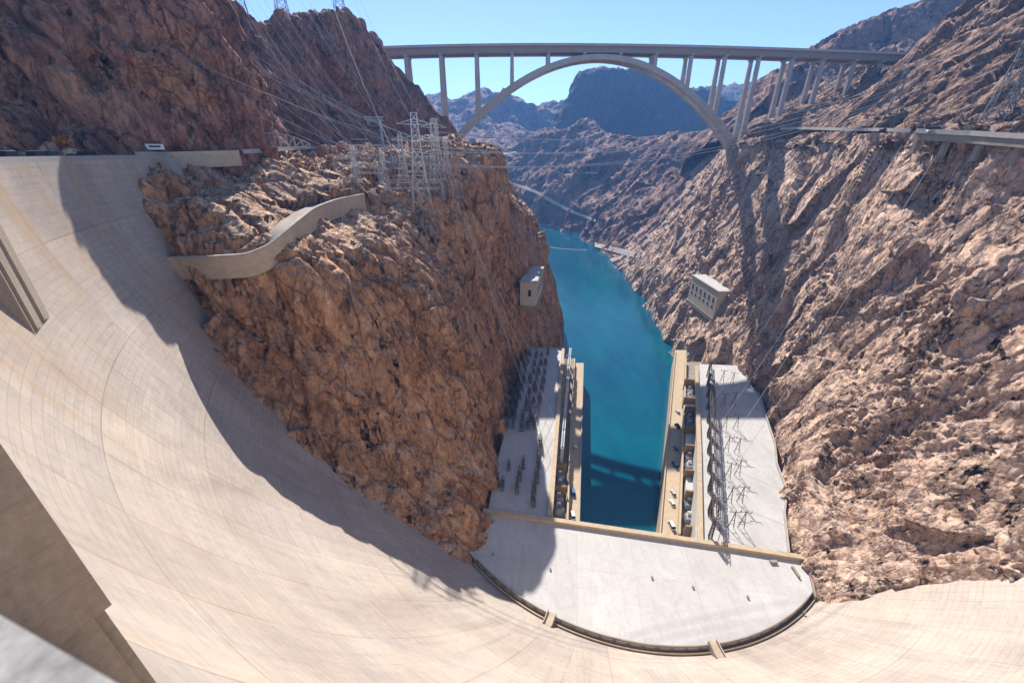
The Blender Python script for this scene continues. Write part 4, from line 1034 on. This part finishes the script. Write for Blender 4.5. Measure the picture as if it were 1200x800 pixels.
n_ = D(851, 342, 318); valve_house(n_, 12.5, 50, 24, R(2), 'sunlit beige valve house with rows of windows on the right cliff', 6, M['cream'])
hh = hit(618, 350); n_ = D(619, 331, hh.y - 11); valve_house(n_, 12, 44, 18, R(-11), 'shaded beige valve house perched on the left cliff above the river', 5, M['cream'])

# ------------------------------------------------------------------ small things by the crest road
def leafy(mb, c, r, n, s_):
    rng = np.random.default_rng(int(abs(c[0] * 7 + c[1] * 13)) % 9999)
    for _ in range(n):
        d = rng.normal(size=3); d /= np.linalg.norm(d); p = np.array(c) + d * r * (rng.random() ** .4) * np.array([1, 1, .8]); u = rng.normal(size=3) * s_; v_ = rng.normal(size=3) * s_
        k = len(mb.v); mb.v += [tuple(p - u), tuple(p + v_), tuple(p + u), tuple(p - v_)]; mb.f.append((k, k + 1, k + 2, k + 3))
x, y, a = crest_xy(77, RT + 20); z = ground(x, y, 60)
t = empty('small_tree', 'small orange autumn tree behind the crest road at the left', 'tree', (x, y, z))
mb = MB(); leafy(mb, (0, 0, 3.6), 2.0, 260, .32); mb.build('crown', flat('orange_leaves', (.45, .17, .03), .8, .3, 1.5), t)
mb = MB(); mb.bar((0, 0, -1), (0, 0, 3), .2, 7, .1); mb.bar((0, 0, 2), (.8, .3, 3.6), .08, 5, .03); mb.bar((0, 0, 2), (-.7, -.2, 3.5), .08, 5, .03); mb.build('trunk', flat('bark', (.1, .07, .05), .9), t)
p = hit(182, 174); t = empty('road_booth', 'small pale booth with a flat roof beside the crest road wall', 'booth', (p.x, p.y, p.z - .3), .7); t.scale = (.62, .6, .5)
mb = MB(); mb.box((0, 0, 1.5), (8, 4, 3.4)); mb.build('wall', M['white'], t)
mb = MB(); mb.box((0, 0, 3.35), (8.8, 4.8, .3)); mb.build('roof', M['concrete'], t)
mb = MB(); mb.box((0, -2.05, 1.8), (5, .12, 1.2)); mb.build('window', M['glass_dark'], t)
p = hit(415, 169); t = empty('road_canopy', 'long white flat canopy roof beside the road left of the portal tower', 'canopy', (p.x, p.y, p.z), .25)
mb = MB(); mb.box((0, 0, 3.2), (21, 5, .5)); mb.build('roof', M['white'], t)
for sx in (-9, -3, 3, 9):
    mb = MB(); mb.bar((sx, 1.5, -1), (sx, 1.5, 3), .18); mb.build('post', M['steel_pale'], t)
p = hit(320, 172); t = empty('truss_footbridge', 'pale curved truss railing frame standing along the road under the left hill', 'truss', (p.x, p.y, p.z), .35)
mb = MB(); nT = 10; Lt = 30
for sy in (-1, 1):
    pr = None
    for k in range(nT + 1):
        x = -Lt / 2 + Lt * k / nT; zt_ = 1.2 + 4.2 * (1 - (2 * k / nT - 1) ** 2)
        mb.bar((x, sy * 1.5, 0), (x, sy * 1.5, zt_), .14)
        if pr: mb.bar((pr[0], sy * 1.5, pr[1]), (x, sy * 1.5, zt_), .2); mb.bar((pr[0], sy * 1.5, 0), (x, sy * 1.5, zt_), .11); mb.bar((pr[0], sy * 1.5, 0), (x, sy * 1.5, 0), .2)
        pr = (x, zt_)
mb.build('truss_frame', M['steel_pale'], t)
mb = MB(); mb.box((0, 0, -.2), (Lt, 3.4, .25)); mb.build('deck', M['concrete'], t)

# ------------------------------------------------------------------ power cables
def cable(a, b_, sag, label, group, r=.11):
    a, b_ = Vector(a), Vector(b_); n = 24
    pts = [a.lerp(b_, k / n) - Vector((0, 0, sag * 4 * (k / n) * (1 - k / n))) for k in range(n + 1)]
    o = MB(); o.tube(pts, r, 4); tag(o.build('power_cable', M['wire']), label, 'power cable', group)
def tip(t, z, x): return t.matrix_basis @ Vector((x, 0, z))
for i, (ra, sw) in enumerate(((0, 1), (1, 2), (2, 3), (3, 0))):
    for (z, x), (z2, x2) in (((20, -8), (14, -6)), ((20, 8), (14, 6)), ((26, -10), (18.5, -7.5)), ((26, 10), (18.5, 7.5))):
        cable(tip(RT_[ra], z - 2, x), tip(SW[sw], z2 - 2, x2), 6, 'thin power cable running down from the skyline towers to the switchyard', 'cables from the left skyline to the switchyard', .085)
for z, x in ((14, -6), (14, 6), (18.5, -7.5), (18.5, 7.5), (23, 5.5)):
    cable(tip(SW[0], z - 2, x), tip(DT[2], z * 1.0 - 2, x * .8), 14, 'thin power cable crossing the canyon beneath the bridge deck', 'cables across the canyon', .13)
for i, dx in enumerate((-10, -3, 4, 11, 60, 68, 130, 138, 190, 198)):
    cable(D(-20 + dx, -60, 150 + 8 * i), tip(SW[i % 6], 18.5, -5 + (i % 4) * 3), 5, 'thin power cable crossing the left hillside from beyond the upper left edge', 'cables over the left hillside', .07)
for i in range(5):
    p = W(656 - i * 2.2, 440 + i * 25, ROOF); cable(tip(SW[4], 14 + i, -5 + 2 * i), (p[0], p[1], BAY + 15.5), 4, 'thin power cable dropping from the cliff rim to the pale gantries', 'cables down the left cliff', .09)
for i in range(5):
    p = W(829 + i * .6, 450 + i * 38, ROOF); q = D(1010 + i * 22, 172 + i * 3, 235 - i * 12); cable((q[0], q[1], q[2] + 3), (p[0], p[1], ROOF + 9.4), 5, 'thin power cable dropping from the right rim to the dark gantries', 'cables down the right cliff', .07)

# ------------------------------------------------------------------ low desert scrub on the slopes
rng = np.random.default_rng(5); mb = MB(); cnt = 0
for _ in range(9000):
    px, py = rng.uniform(-20, 1220), rng.uniform(-10, 640); d = V(ray(px, py)).normalized(); h = BVH.ray_cast(Vector((0, 0, 0)), d)
    if h[0] is None or h[3] > 700 or h[3] < 60: continue
    nz = abs(h[1].z)
    if h[0].z < 0 and math.hypot(h[0].x - DC[0], h[0].y - DC[1]) > rface(h[0].z) - 4: continue
    if nz < .7 or rng.random() > .5: continue
    r = rng.uniform(.25, .7) * (1 + h[3] / 500)
    c0 = np.array(h[0]) + np.array([0, 0, r * .3])
    for _k in range(12):
        dd = rng.normal(size=3); dd /= np.linalg.norm(dd); p = c0 + dd * r * .7; u = rng.normal(size=3) * r * .33; w_ = rng.normal(size=3) * r * .33
        k = len(mb.v); mb.v += [tuple(p - u), tuple(p + w_), tuple(p + u), tuple(p - w_)]; mb.f.append((k, k + 1, k + 2, k + 3))
    cnt += 1
tag(mb.build('scrub', flat('scrub_leaves', (0.105, 0.095, 0.045), .9, .4, .3)), kind='stuff')

# ------------------------------------------------------------------ the air in the canyon
hz, nt, b = mat_new('canyon_air')
nt.nodes.remove(b); pv = nt.nodes.new('ShaderNodeVolumePrincipled')
pv.inputs['Color'].default_value = (0.2, 0.48, 1.0, 1); pv.inputs['Density'].default_value = 0.00021; pv.inputs['Anisotropy'].default_value = 0.0
nt.links.new(pv.outputs[0], nt.nodes['Material Output'].inputs['Volume'])
mb = MB(); mb.box((0, 1900, 60), (7040, 4640, 498)); tag(mb.build('haze', hz), kind='stuff')
